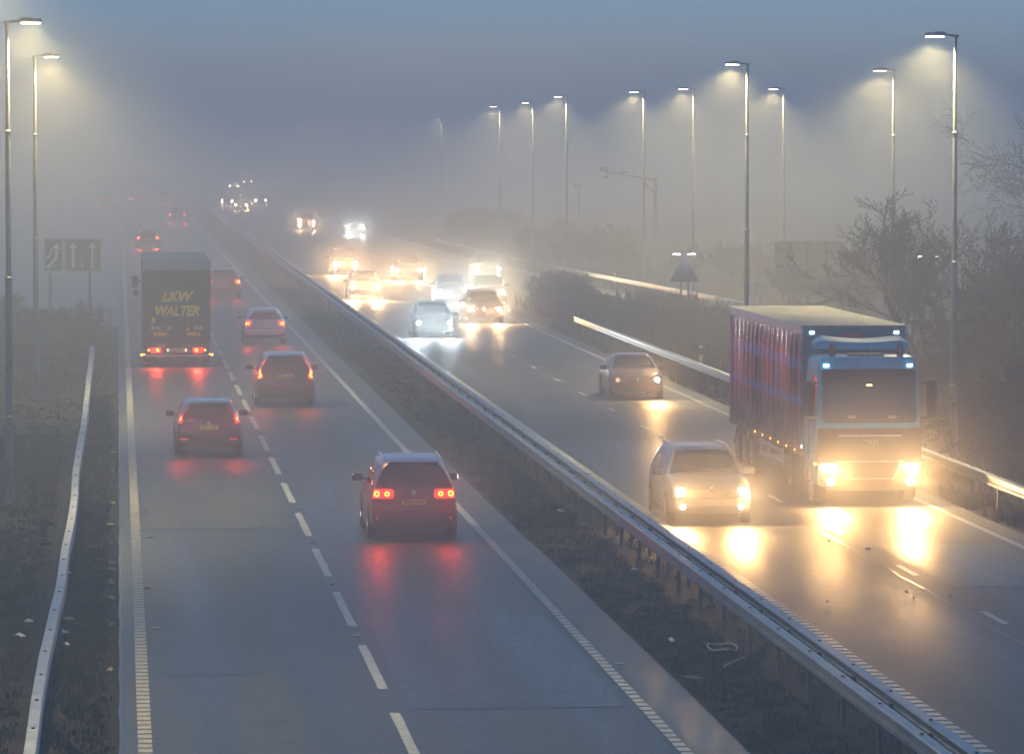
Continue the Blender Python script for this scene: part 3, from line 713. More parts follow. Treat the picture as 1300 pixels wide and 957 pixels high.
# camera mast with a cantilever arm
pb = at_y(832, 226, 300); r = empty('camera_mast', (pb.x, 300, 0)); tag(r, 'tall cantilever mast with long arm reaching left, faint in fog', 'mast')
zt = pb.z; q = MB(); q.tube((0, 0, 0), (0, 0, zt), .14, .11, 12); q.build('pole', POLE, r)
q = MB(); q.tube((0, 0, zt-.15), (-3.4, 0, zt+.42), .07, .05, 10); q.tube((0, 0, zt-1.1), (-1.0, 0, zt-.0), .04, .04, 8); q.build('arm', POLE, r)
q = MB(); q.box(-3.75, -3.2, -.18, .18, zt+.42, zt+.75, .04); q.tube((-3.3, 0, zt+.1), (-3.3, 0, zt+.45), .035, n=8); q.box(-3.45, -3.15, -.12, .12, zt-.05, zt+.12, .02); q.build('camera', SIGNBACK, r)
q = MB(); q.box(-2.4, -2.0, -.12, .12, zt+.30, zt+.44, .03); q.build('sensor', mat('lantern_grey', (.2, .21, .23), .5), r)
pb = at_y(735, 238, 345); r = empty('detector_post', (pb.x, 345, 0)); tag(r, 'thin post with a small box on top, faint in fog left of the camera mast', 'post')
q = MB(); q.tube((0, 0, 0), (0, 0, pb.z), .06, .05, 8); q.build('pole', POLE, r)
q = MB(); q.box(-.35, .3, -.12, .12, pb.z, pb.z+.22, .03); q.build('detector_box', SIGNBACK, r)

# back of a large direction sign beyond the slip road
r = empty('direction_sign', (at_y(1025, 350, 232).x, 232, 0)); tag(r, 'large brown-grey direction sign seen from behind beyond the slip road', 'road sign')
sc = 232/F; zt = at_y(1025, 306, 232).z; zb_ = at_y(1025, 350, 232).z
q = MB(); q.box(-42*sc, 42*sc, -.02, .02, zb_, zt, .0); q.build('sign_plate', mat('sign_back_tan', (.22, .18, .13), .6, .2, vary=.15, scale=2), r)
for k in range(5): q = MB(); z = zb_+(zt-zb_)*(k+.5)/5; q.box(-41*sc, 41*sc, -.06, -.021, z-.025, z+.025); q.build('bracket', GALV_D, r)
for s in (-24*sc, 0, 24*sc):
    q = MB(); q.tube((s, -.13, -.02), (s, -.13, zt-.1), .07, n=10); q.build('post', GALV_D, r)
pc = at(960, 388, 0); r = empty('small_sign', (pc.x+.2, pc.y, 0)); tag(r, 'small pale square sign on a short post beyond the slip road', 'road sign')
q = MB(); q.box(-.36, .36, -.015, .015, .55, 1.25); q.build('sign_plate', mat('sign_pale', (.35, .33, .28), .5), r); q = MB(); q.tube((0, .05, -.02), (0, .05, 1.2), .04, n=8); q.build('post', GALV_D, r)

# verge marker posts
mpm = mat('marker_post_white', (.55, .55, .52), .5, vary=.15, scale=6)
def marker(x, y, label, hgt=1.0):
    r = empty('marker_post', (x, y, 0)); tag(r, label, 'marker post', 'marker posts on the right verges')
    q = MB(); q.box(-.06, .06, -.04, .04, -.02, hgt, .015); q.build('post', mpm, r)
    q = MB(); q.box(-.063, .063, -.043, .043, hgt*.70, hgt*.93, .004); q.build('black_band', PLASTIC, r)
    q = MB(); q.box(-.03, .03, -.047, -.0435, hgt*.76, hgt*.88); q.build('reflector', STUDR, r)
p = at(892, 474, 0); marker(20.9, 20.9*F/(892-150), 'small white marker post just behind the right crash barrier, left of the lorry', 1.05)
p = at_y(802, 355, 262); marker(rail_x(262)+.7, 262, 'small white marker post behind the slip-road barrier', 1.1)

# ------------------------------------------------------------------ vegetation
def leafmat(name, a, c, sc=1.5):
    m = bpy.data.materials.new(name); n, l, b = nodes(m); tc = n.new('ShaderNodeTexCoord'); t = n.new('ShaderNodeTexNoise'); t.inputs['Scale'].default_value = sc; t.inputs['Detail'].default_value = 6
    l.new(tc.outputs['Object'], t.inputs['Vector']); r = n.new('ShaderNodeValToRGB'); r.color_ramp.elements[0].position = .35; r.color_ramp.elements[1].position = .68
    r.color_ramp.elements[0].color = (*a, 1); r.color_ramp.elements[1].color = (*c, 1); l.new(t.outputs['Fac'], r.inputs['Fac']); l.new(r.outputs['Color'], b.inputs['Base Color'])
    b.inputs['Roughness'].default_value = .85; b.inputs['Specular IOR Level'].default_value = .12; return m
GRASS = leafmat('winter_grass', (.008, .009, .004), (.030, .026, .012), .8)
BARK = mat('bark', (.030, .026, .021), .85, vary=.4, scale=9); TWIG = mat('twig', (.024, .019, .015), .85)
BRACKEN = leafmat('dead_undergrowth', (.013, .010, .006), (.040, .028, .016), 1.2)
def blades(name, boxes, hmin, hmax, label, kindstuff=True, m=GRASS, seed=3, lean=.5, wd=.012):
    R = np.random.default_rng(seed); V = []; Fc = []; k = 0
    for x0, x1, y0, y1, n in boxes:
        cx = R.uniform(x0, x1, max(1, n//9)) if not callable(x0) else None
        cy = R.uniform(y0, y1, max(1, n//9))
        if callable(x0): cx = np.array([R.uniform(x0(v), x1(v)) for v in cy])
        for a, c in zip(cx, cy):
            H_ = R.uniform(hmin, hmax)*(0.6+.8*(math.sin(a*1.3+c*.21)*.5+.5))
            for _ in range(9):
                x = a+R.normal(0, .07); y = c+R.normal(0, .12); h = H_*R.uniform(.5, 1.1); t = R.uniform(0, 2*PI); w = wd*R.uniform(.6, 1.3)*(.5+c/190)
                dx, dy = R.normal(0, lean*.5)*h, R.normal(0, lean*.5)*h
                ux, uy = math.cos(t)*w, math.sin(t)*w
                V += [(x-ux, y-uy, -.04), (x+ux, y+uy, -.04), (x+dx*.4+ux*.8, y+dy*.4+uy*.8, h*.6), (x+dx*.4-ux*.8, y+dy*.4-uy*.8, h*.6), (x+dx, y+dy, h)]
                Fc += [(k, k+1, k+2, k+3), (k+3, k+2, k+4)]; k += 5
    o = mk(name, V, Fc, m); o['kind'] = 'stuff'
    if label: o['label'] = label
    return o
blades('grass', [(-14, -1.5, 55, 130, 110000), (-1.05, -.25, 55, 150, 16000), (-16, -.3, 130, 228, 40000)], .02, .09, 'rough winter grass on the left verge')
blades('grass', [(8.75, 10.2, 55, 120, 14000), (9.0, 10.3, 120, 260, 12000), (10.4, 10.9, 60, 250, 3000)], .015, .06, 'sparse short grass on the central reserve')
blades('grass', [(19.45, 21, 60, 205, 14000), (21, 34, 80, 160, 24000)], .04, .26, 'rough grass on the right verge')
blades('undergrowth', [(lambda y: 20.4, lambda y: max(21, _inx(y)-.7), 150, 232, 26000)], .25, .85, 'tall ragged dead undergrowth between the main road and the slip road', m=BRACKEN, lean=.35, wd=.02, seed=5)
blades('undergrowth', [(-15, -.8, 205, 226, 7000)], .12, .55, 'ragged weeds at the far end of the left verge', m=BRACKEN, lean=.4, wd=.02, seed=6)

def skeleton(R, h, levels, spread, stems, up=.35, ratio=.68, kids_=(3, 4), r0=None, wob=.16):
    """list of (p, q, r0, r1, level)"""
    segs = []
    def grow(p, d, ln, r, lv):
        n = 4 if lv < 2 else 3; q = p
        for i in range(n):
            d = (d+Vector((R.gauss(0, wob), R.gauss(0, wob), R.gauss(0, wob*.6)+up*.06))).normalized(); s = q+d*ln/n
            ra = r*(1-.5*i/n); rb = r*(1-.5*(i+1)/n); segs.append((q, s, ra, rb, lv)); q = s
            if lv < levels and (i >= 1 or lv > 0):
                for _ in range(R.choice((1, 1, 2)) if lv else R.choice((1, 2))):
                    a = d.orthogonal().normalized(); a = Matrix.Rotation(R.uniform(0, 2*PI), 3, d) @ a
                    nd = (d*R.uniform(.55, .95)+a*spread*R.uniform(.6, 1.2)+Vector((0, 0, up*.4))).normalized(); grow(s, nd, ln*ratio*R.uniform(.7, 1.05), rb*.62, lv+1)
    for k in range(stems):
        t = 2*PI*k/stems+R.uniform(-.4, .4); tl = .0 if stems == 1 else R.uniform(.18, .42)
        grow(Vector((math.cos(t)*.12*(stems > 1), math.sin(t)*.12*(stems > 1), -.1)), Vector((math.cos(t)*tl, math.sin(t)*tl, 1)).normalized(), h, r0 or h*.022, 0)
    return segs
def tree_meshes(name, segs, parent, split=1, buds=0, R=None, minr=.006, leafm=None, leafs=.06):
    tr = MB(); cr = MB()
    for p, q, a, c, lv in segs:
        if lv < split: tr.tube(p, q, a, c, 8, False)
        else: cr.tube(p, q, max(a, minr), max(c, minr), 5 if a > .02 else 3, False)
    t = tr.build('trunk', BARK, parent, True); c_ = cr.build('crown', TWIG, parent, False)
    if buds:
        V = []; Fc = []; k = 0
        for p, q, a, c, lv in segs:
            if lv >= 2:
                for _ in range(buds):
                    u = p.lerp(q, R.random())+Vector((R.gauss(0, .05), R.gauss(0, .05), R.gauss(0, .05))); e = Vector((R.gauss(0, 1), R.gauss(0, 1), R.gauss(0, 1))).normalized()*leafs*R.uniform(.5, 1.3); f = e.orthogonal().normalized()*leafs*.5
                    V += [u-e, u+f, u+e, u-f]; Fc.append((k, k+1, k+2, k+3)); k += 4
        if V: mk('dead_leaves', V, Fc, leafm or BRACKEN, parent)
R = random.Random(11)
r = empty('bare_tree', (27.6, 152, 0)); tag(r, 'bare leafless tree with a fan of branches above the cab of the blue lorry', 'tree'); r.scale = (1.34, 1.34, 1.10)
tree_meshes('bare_tree', skeleton(R, 3.1, 4, .62, 5, .45, .66, r0=.075, wob=.13), r, 1, 2, R, .009, TWIG, .035)
R = random.Random(29)
r = empty('bare_tree', (45.5, 212, 0)); tag(r, 'tall bare tree faint in fog at the top right edge of the picture', 'tree')
tree_meshes('bare_tree', skeleton(R, 7.2, 5, .80, 3, .25, .62, r0=.22, wob=.12), r, 1, 0, R, .012)
# thicket shrubs: three individuals grown, then copied
protos = []
for sd, h_, st_ in ((41, 1.75, 9), (42, 2.1, 8), (43, 1.5, 10)):
    R = random.Random(sd); r = empty('bare_shrub'); tree_meshes('bare_shrub', skeleton(R, h_, 3, .7, st_, .3, .66, r0=.028, wob=.2), r, 1, 7, R, .007, BRACKEN, .075); protos.append(r)
SG = 'leafless shrubs in the dark thicket on the right verge'
R = random.Random(5); used = [False]*3
PH = [max(v.co.z for c in r.children for v in c.data.vertices) for r in protos]
def shrub(x, y, s, sz, label, group, k=None, nm=None):
    k = R.randrange(3) if k is None else k
    if not used[k]: o = protos[k]; used[k] = True
    else: o = copy_tree(protos[k])
    if nm: o.name = nm
    o.location = (x, y, -.05); o.rotation_euler = (0, 0, R.uniform(0, 6.28)); sz = sz*3.1/PH[k]; s = s*3.1/PH[k]; o.scale = (s, s, sz); tag(o, label, 'shrub', group); return o
lab = 'leafless brown shrub tangled into the dark thicket behind the right crash barrier'
for px, yy, topy in [(1168, 148, 455), (1190, 144, 450), (1210, 152, 440), (1232, 138, 425), (1250, 150, 395), (1262, 134, 400), (1272, 146, 340), (1292, 130, 372), (1300, 150, 318), (1312, 138, 330), (1325, 126, 350), (1340, 144, 300),
                     (1200, 136, 470), (1222, 130, 470), (1248, 127, 455), (1272, 123, 452), (1296, 119, 445), (1150, 158, 440), (1130, 162, 436), (1180, 166, 440), (1262, 160, 372), (1320, 116, 430), (1345, 128, 330), (1235, 122, 505), (1285, 114, 505), (1262, 117, 490)]:
    p = at_y(px, topy, yy); ht = max(1.2, p.z); shrub(p.x, yy, max(.8, ht/3.6)*1.05, ht/3.1, lab, SG)
SF = 'faint shrubs beyond the slip road'
for i in range(22):
    yy = 215+i*9+R.uniform(-3, 3); x = rail_x(min(yy, 371))+R.uniform(2.2, 9)+(max(0, 300-yy))*.02; s = R.uniform(.65, 1.05)
    shrub(x, yy, s*1.25, s, 'low leafless shrub fading into fog behind the slip-road barrier', SF)
SN = 'low bushes between the main road and the slip road'
for px, py, yy, s in ((716, 372, 232, .62), (735, 378, 224, .5), (700, 376, 238, .55), (760, 384, 214, .42), (800, 392, 206, .36), (845, 396, 198, .36), (905, 404, 188, .36), (690, 380, 232, .4)):
    p = at_y(px, py, yy); shrub(p.x, yy, s*1.35, s, 'low brown bush in the undergrowth between the right crash barrier and the slip road', SN)
SL = 'shrubs on the far left verge'
for x, yy, s in ((-9.5, 214, .45), (-7.6, 222, .38), (-12, 206, .5), (-5.2, 224, .32), (-8.6, 198, .36), (-6.4, 210, .3), (-10.6, 190, .34)):
    shrub(x, yy, s*1.4, s, 'low dark bush at the far end of the left grass verge', SL)

# litter on the verges
LITW = mat('litter_white', (.6, .6, .6), .5); LITD = mat('litter_dark', (.09, .085, .08), .6); WOOD = mat('litter_wood', (.30, .25, .17), .7)
def scrap(x, y, s, m, label, cat='litter', group='scraps of litter on the verges'):
    q = MB(); R2 = random.Random(int(x*977+y*31)); n = 7
    vs = [(math.cos(2*PI*i/n)*s*R2.uniform(.5, 1.1), math.sin(2*PI*i/n)*s*R2.uniform(.8, 2.0), R2.uniform(.02, .07)) for i in range(n)]
    q.add(vs+[(v[0]*.96, v[1]*.96, v[2]-.012) for v in vs]+[(0, 0, .085), (0, 0, .07)], [(i, (i+1) % n, 2*n) for i in range(n)]+[((i+1) % n+n, i+n, 2*n+1) for i in range(n)]+[(i, i+n, (i+1) % n+n, (i+1) % n) for i in range(n)])
    o = q.build('litter_scrap', m); o.location = (x, y, -.01); o.rotation_euler = (0, 0, R2.uniform(0, 3)); tag(o, label, cat, group); return o
for px, py in ((805, 724), (853, 814), (760, 640), (712, 650), (785, 690), (690, 575)):
    p = at(px, py, 0); scrap(p.x, p.y, .05, LITW, 'small white scrap of litter on the bare soil of the central reserve', group='white scraps on the central reserve')
for px, py in ((740, 668), (880, 862), (745, 604)):
    p = at(px, py, 0); scrap(p.x, p.y, .11, LITD, 'dark clod lying on the bare soil of the central reserve', group='dark clods on the central reserve')
for px, py in ((88, 787), (80, 804), (85, 820), (86, 728), (78, 755), (36, 790), (25, 808)):
    p = at(px, py, 0); scrap(p.x, p.y, .07, WOOD if py % 2 else LITW, 'pale scrap of litter in the grass beside the left crash barrier', group='pale scraps in the left grass')
for py in (575, 600, 640, 668, 690, 716, 724, 738, 742, 760, 795, 852):
    p = at(143.5-(py-575)*.012, py, 0); scrap(p.x, p.y, .035+.03*(py % 3), WOOD, 'pale leaf litter gathered along the asphalt edge beside the left edge line', group='leaf litter along the left asphalt edge')
for px, py in ((1052, 688), (1160, 760), (1206, 759), (1050, 766), (1150, 754), (905, 640)):
    p = at(px, py, 0); scrap(p.x, p.y, .028, LITW, 'tiny pale speck of litter on the oncoming carriageway', group='specks on the oncoming carriageway')
for p_, c0 in ((at(185.5, 651), 0), (at(188, 749), 1)):
    scrap(p_.x, p_.y, .045, mat('litter_red', (.3, .05, .03), .6), 'small reddish scrap lying on the asphalt just right of the left edge line', group='reddish scraps on the left carriageway')
p = at(917, 823, 0); q = MB(); n = 36; vs = []; fs = []
for i in range(n):
    t = 2*PI*i/n
    for j in range(6):
        a = 2*PI*j/6; rr = .24+.018*math.cos(a); vs.append((math.cos(t)*rr, math.sin(t)*rr*2.2, .03+.018*math.sin(a)+.02*math.sin(3*t)))
for i in range(n):
    for j in range(6): fs.append((i*6+j, ((i+1) % n)*6+j, ((i+1) % n)*6+(j+1) % 6, i*6+(j+1) % 6))
q.add(vs, fs); o = q.build('rubber_ring', mat('grey_hose', (.22, .23, .24), .5), None, True); o.location = (p.x, p.y, 0); tag(o, 'loose grey ring of hose lying on the central reserve soil', 'hose')
p0, p1 = at(920, 845, .03), at(946, 833, .05); q = MB(); q.tube(p0-p0, p1-p0, .022, .016, 6); o = q.build('stick', WOOD); o.location = p0; tag(o, 'pale broken stick lying on the soil below the grey ring', 'stick')

# ------------------------------------------------------------------ lorries
BLUE = mat('lorry_blue', (.010, .36, .56), .40, .0, vary=.12, scale=2, coat=.5)
TEAL = mat('trailer_teal', (.025, .16, .22), .45, vary=.2, scale=2)
LOWDARK = mat('cab_lower_dark', (.022, .02, .02), .4, .1, vary=.2, scale=5)
ALU = mat('trailer_aluminium', (.42, .43, .46), .4, .6, vary=.15, scale=2)
ROOFW = mat('trailer_roof', (.24, .24, .235), .55, vary=.22, scale=1.2)
CHASSIS = mat('chassis', (.025, .024, .023), .7, vary=.3, scale=6)
def curtain_mat():
    m = bpy.data.materials.new('curtain_side'); n, l, b = nodes(m); tc = n.new('ShaderNodeTexCoord'); s = n.new('ShaderNodeSeparateXYZ'); l.new(tc.outputs['Object'], s.inputs[0])
    def ramp(stops, lo, hi, src):
        mr = n.new('ShaderNodeMapRange'); mr.inputs['From Min'].default_value = lo; mr.inputs['From Max'].default_value = hi; l.new(s.outputs[src], mr.inputs['Value'])
        r = n.new('ShaderNodeValToRGB'); r.color_ramp.interpolation = 'CONSTANT'; e = r.color_ramp.elements
        e[0].position = stops[0][0]; e[0].color = (*stops[0][1], 1); e[1].position = stops[1][0]; e[1].color = (*stops[1][1], 1)
        for p, c in stops[2:]: q = e.new(p); q.color = (*c, 1)
        l.new(mr.outputs['Result'], r.inputs['Fac']); return r.outputs['Color']
    purple = (.036, .022, .066); blue = (.07, .15, .40); red = (.26, .02, .035); wine = (.09, .025, .06)
    band = ramp([(0, (.045, .035, .048)), (.34, red), (.36, blue), (.43, wine), (.655, blue), (.75, red), (.77, purple)], 1.1, 4.0, 'Z')
    blk = ramp([(0, (.30, .035, .06)), (.10, wine), (.22, (.26, .05, .05)), (.36, (.07, .07, .17)), (.48, (.24, .05, .05)), (.60, wine), (.72, (.25, .06, .05)), (.86, (.09, .07, .14))], -1.0, -14.0, 'Y')
    msk = ramp([(0, (0, 0, 0)), (.43, (1, 1, 1)), (.655, (0, 0, 0))], 1.1, 4.0, 'Z')
    x = n.new('ShaderNodeMix'); x.data_type = 'RGBA'; l.new(msk, x.inputs['Factor']); l.new(band, x.inputs['A']); l.new(blk, x.inputs['B'])
    t = n.new('ShaderNodeTexNoise'); t.inputs['Scale'].default_value = 3; t.inputs['Detail'].default_value = 5; l.new(tc.outputs['Object'], t.inputs['Vector'])
    y = n.new('ShaderNodeMix'); y.data_type = 'RGBA'; y.blend_type = 'MULTIPLY'; y.inputs['Factor'].default_value = .5; l.new(x.outputs['Result'], y.inputs['A']); l.new(t.outputs['Color'], y.inputs['B'])
    l.new(x.outputs['Result'], b.inputs['Base Color']); b.inputs['Roughness'].default_value = .30; b.inputs['Specular IOR Level'].default_value = .5
    return m
def axle(parent, y, w=1.25, r=.5, tw=.30, dual=False):
    for s in (-1, 1): wheel(parent, s*w, y, r, tw, s, ALLOY, True)
    q = MB(); q.tube((-w+.2, y, r), (w-.2, y, r), .07, n=8); q.build('axle', CHASSIS, parent)
def cab(parent, paint, low, y=0.0, full=True):
    zb = .42
    st = [(-2.25, zb, 1.95, 3.30, 1.20, 1.20, 1.10, 1), (-2.0, zb, 1.95, 3.42, 1.22, 1.22, 1.14, 1), (-1.0, zb, 1.95, 3.46, 1.23, 1.22, 1.14, 1), (-.35, zb, 1.95, 3.42, 1.23, 1.22, 1.13, 1), (0, zb, 1.93, 3.22, 1.20, 1.19, 1.08, 1)]
    B = Body(st, ((0, 0), (4, 0)), ((0, .06), (.4, .02), (.9, 0), (1.7, .03), (1.95, .06), (2.9, .20), (3.4, .42)), .02, .10, .7)
    B.mesh(paint, parent, 'cab_body', 24, 40)
    return B
def detail_cab(r, B):
    # lower front
    B.patch('lower_front', LOWDARK, r, [(.44, -9, 9), (.7, -9, 9), (1.3, -9, 9), (1.78, -9, 9)], 'front', .02, sub=3, nc=20)
    B.patch('windscreen', WSGLASS, r, [(1.90, -1.06, 1.06), (1.96, -1.11, 1.11), (2.5, -1.10, 1.10), (2.84, -1.08, 1.08)], 'front', .012, nc=18)
    B.patch('sun_visor', PLASTIC, r, [(2.84, -1.10, 1.10), (3.0, -1.10, 1.10), (3.14, -1.06, 1.06)], 'front', .10, nc=18)
    B.patch('chrome_bar', CHROME, r, [(1.59, -.74, .74), (1.625, -.74, .74)], 'front', .045)
    B.patch('grille', PLASTIC, r, [(.62, -.52, .52), (.66, -.56, .56), (.98, -.66, .66), (1.0, -.66, .66)], 'front', .035)
    q = B.patch('grille_frame', ALU, r, [(1.0, -.76, .76), (1.022, -.76, .76)], 'front', .05); B.patch('grille_frame', ALU, r, [(.60, -.54, .54), (.622, -.54, .54)], 'front', .05)
    for s in (-1, 1):
        b = MB(); p0 = B.ondisc(.55, .61, 'front', .05); p1 = B.ondisc(.70, .96, 'front', .05); b.tube((s*p0[0], p0[1], p0[2]), (s*p1[0], p1[1], p1[2]), .012, n=6); b.build('grille_frame', ALU, r)
    for z in (1.18, 1.32, 1.46): B.patch('grille_slat', PLASTIC, r, [(z, -.66, .66), (z+.05, -.66, .66)], 'front', .034)
    B.patch('bumper', LOWDARK, r, [(.34, -1.1, 1.1), (.40, -9, 9), (.56, -9, 9), (.58, -9, 9)], 'front', .06, nc=18)
    t = B.ondisc(0, 1.46, 'front', .052)
    text('badge', 'MAN', .17, CHROME, r, t, (PI/2, 0, PI), off=.003)
    for s in (-1, 1):
        h_ = B.patch('headlight', mat('lens_clear', (.35, .36, .38), .12, .3, spec=.8), r, [(.74, .82, 1.10), (.80, .78, 1.16), (.92, .76, 9), (.98, .80, 9)], 'front', .03, sgn=s)
        for cx, w_ in ((.87, .075), (1.03, .07)):
            p = B.ondisc(cx, .865, 'front', .06); q = MB(); q.lathe([(-.04, w_), (.0, w_*.95), (.015, w_*.5), (.02, .01)], s*p[0], p[1], p[2], 14, 'y'); q.build('bulb', HEAD_W, h_)
        p = B.ondisc(.92, .545, 'front', .08); q = MB(); q.lathe([(-.04, .085), (.0, .08), (.015, .04), (.02, .01)], s*p[0], p[1], p[2], 14, 'y'); q.build('fog_lamp', HEAD_W, r)
        p = B.ondisc(.98, 3.22, 'front', .05); q = MB(); q.box(s*p[0]-.065, s*p[0]+.065, p[1]-.05, p[1]+.02, 3.19, 3.25, .012); q.build('marker_lamp', MARK, r)
        spot(r, (s*.93, .32, .84), (0, 1, .01), TRUCK_P, WARM, 172, .5, .08); spot(r, (s*.93, .34, .80), (0, 1, -.02), TRUCK_P*2.0, WARM, 46, 1.0, .08)
        # mirrors: tall main glass and small wide-angle one
        q = MB(); q.tube((s*1.20, -.08, 2.82), (s*1.42, .02, 2.86), .03, n=8); q.tube((s*1.20, -.08, 2.02), (s*1.40, .02, 2.02), .03, n=8)
        q.box(min(s*1.30, s*1.55), max(s*1.30, s*1.55), -.02, .15, 2.02, 2.88, .05); mr = q.build('door_mirror', PLASTIC, r)
        q = MB(); q.box(min(s*1.33, s*1.53), max(s*1.33, s*1.53), -.028, -.022, 2.3, 2.84); q.build('mirror_glass', GLASS, mr)
        # beacons
        q = MB(); q.lathe([(0, .085), (.05, .08), (.055, .072), (.28, .068), (.31, .03)], s*.80, -.62, 3.42, 16, 'z'); q.build('beacon', mat('beacon_red', (.06, .012, .01), .2, coat=.6), r)
        # side glass and door
        B.side('side_window', GLASS, r, -1.25, -.32, 4.05, 4.62, s, .008, -1.18, -.42)
        q = MB(); x0 = s*1.226; q.add([(x0, -1.34, 1.0), (x0, -.30, 1.0), (x0, -.22, 1.95), (x0, -.35, 2.9), (x0, -1.34, 2.9)], [(0, 1, 2, 3, 4) if s > 0 else (4, 3, 2, 1, 0)])
        for a, c in (((-1.36, 1.0), (-1.36, 3.0)), ((-.20, 1.0), (-.20, 1.95))): q.tube((s*1.232, a[0], a[1]), (s*1.226, c[0], c[1]), .008, n=4)
        q.f = q.f[1:]; q.build('door_seam', PLASTIC, r)
        for k in range(3):
            q = MB(); q.box(min(s*1.05, s*1.24), max(s*1.05, s*1.24), -.95, -.45, .45+k*.32, .50+k*.32, .01); q.build('step', ALU, r)
        p = (s*1.24, -.30, .95); q = MB(); q.box(p[0]-.02, p[0]+.02, -.36, -.24, .91, .96, .006); q.build('side_marker', AMBER, r)
    for zz, ss in ((2.62, .03), (2.38, .055)):
        q = MB(); q.lathe([(0, ss), (.02, ss*.6)], 1.235, -.62, zz, 8, 'x'); q.build('red_lamp', REDNEON, r)
    # wipers, cabin lamp, things on the dash
    for x0, x1 in ((-.95, -.15), (.05, .85)):
        p0 = B.ondisc(x0, 1.93, 'front', .05); p1 = B.ondisc(x1, 1.98, 'front', .05); q = MB(); q.tube(p0, p1, .014, .010, 5); q.build('wiper', PLASTIC, r)
    p = B.ondisc(.0, 2.77, 'front', .018); q = MB(); q.box(p[0]-.07, p[0]+.07, p[1]-.004, p[1]+.006, p[2]-.022, p[2]+.022, .003); q.build('cabin_lamp', CABLAMP, r)
    for x0 in (-.53, .42):
        p = B.ondisc(x0, 2.02, 'front', .018); q = MB(); q.box(p[0]-.09, p[0]+.09, p[1]-.002, p[1]+.008, 2.0, 2.07); q.build('windscreen_card', mat('paper', (.35, .35, .33), .7), r)
    # roof: deflector wing, hatch, aerial
    q = MB(); n = 22; prof = []
    for i in range(n+1):
        x = -1.12+2.24*i/n; u = abs(x)/1.12; top = 3.84-.05*math.cos(x*2.2)-.16*max(0, u-.86)/.14; bot = 3.56+.03*u-.02
        prof.append((x, bot, top))
    vs = []
    for x, bz, tz in prof: vs += [(x, -1.28+.05*(1-abs(x)), bz), (x, -1.36+.05*(1-abs(x)), (bz+tz)/2+.04), (x, -1.62, tz), (x, -1.72, tz-.03), (x, -1.5, bz)]
    fs = []
    for i in range(n):
        for j in range(5): fs.append((i*5+j, i*5+(j+1) % 5, (i+1)*5+(j+1) % 5, (i+1)*5+j))
    fs += [(0, 4, 3, 2, 1), tuple(n*5+j for j in range(5))]
    q.add(vs, fs); q.build('roof_deflector', BLUE, r, False)
    for s in (-1, 1):
        q = MB(); q.tube((s*.94, -1.15, 3.42), (s*.94, -1.42, 3.62), .035, n=8); q.build('deflector_bracket', PLASTIC, r)
    q = MB(); q.box(-.42, .42, -1.15, -.55, 3.445, 3.475, .01); q.build('roof_hatch', PLASTIC, r)
    q = MB(); q.tube((0, -.45, 3.42), (0, -.5, 3.75), .008, n=5); q.build('aerial', PLASTIC, r)
    plate(r, B, .47, 'front', PLATE_W)

WARM = (1, .55, .18); TRUCK_P = 600; CAR_P = 330; FAR_P = 1750; TAIL_P = 26
r = empty('lorry', (17.32, 103.2, 0), PI); tag(r, 'blue articulated lorry with red and purple curtain-sided trailer and lit headlights', 'lorry')
B = cab(r, BLUE, LOWDARK); detail_cab(r, B)
LT = 12.6; yf = -2.35; yb = yf-LT; wt = 1.25
q = MB(); q.box(-wt+.02, wt-.02, yb, yf, 1.02, 1.16); q.box(-.45, -.3, yb+.3, yf-.2, .75, 1.02); q.box(.3, .45, yb+.3, yf-.2, .75, 1.02); q.box(-.45, .45, -3.6, -1.2, .55, .85); q.box(-.9, .9, -1.6, -.5, .5, .9); q.build('chassis', CHASSIS, r)
q = MB(); q.box(-wt+.02, wt-.02, yf-.06, yf, 1.16, 4.05); q.build('front_wall', TEAL, r)
q = MB(); q.box(-wt, wt, yb+.0, yf+.01, 4.0, 4.07, .015)
roof = q.build('roof', ROOFW, r)
for k in range(1, 20): q = MB(); q.box(-wt+.06, wt-.06, yb+k*LT/20-.02, yb+k*LT/20+.02, 4.068, 4.078); q.build('roof_bow', ROOFW, r)
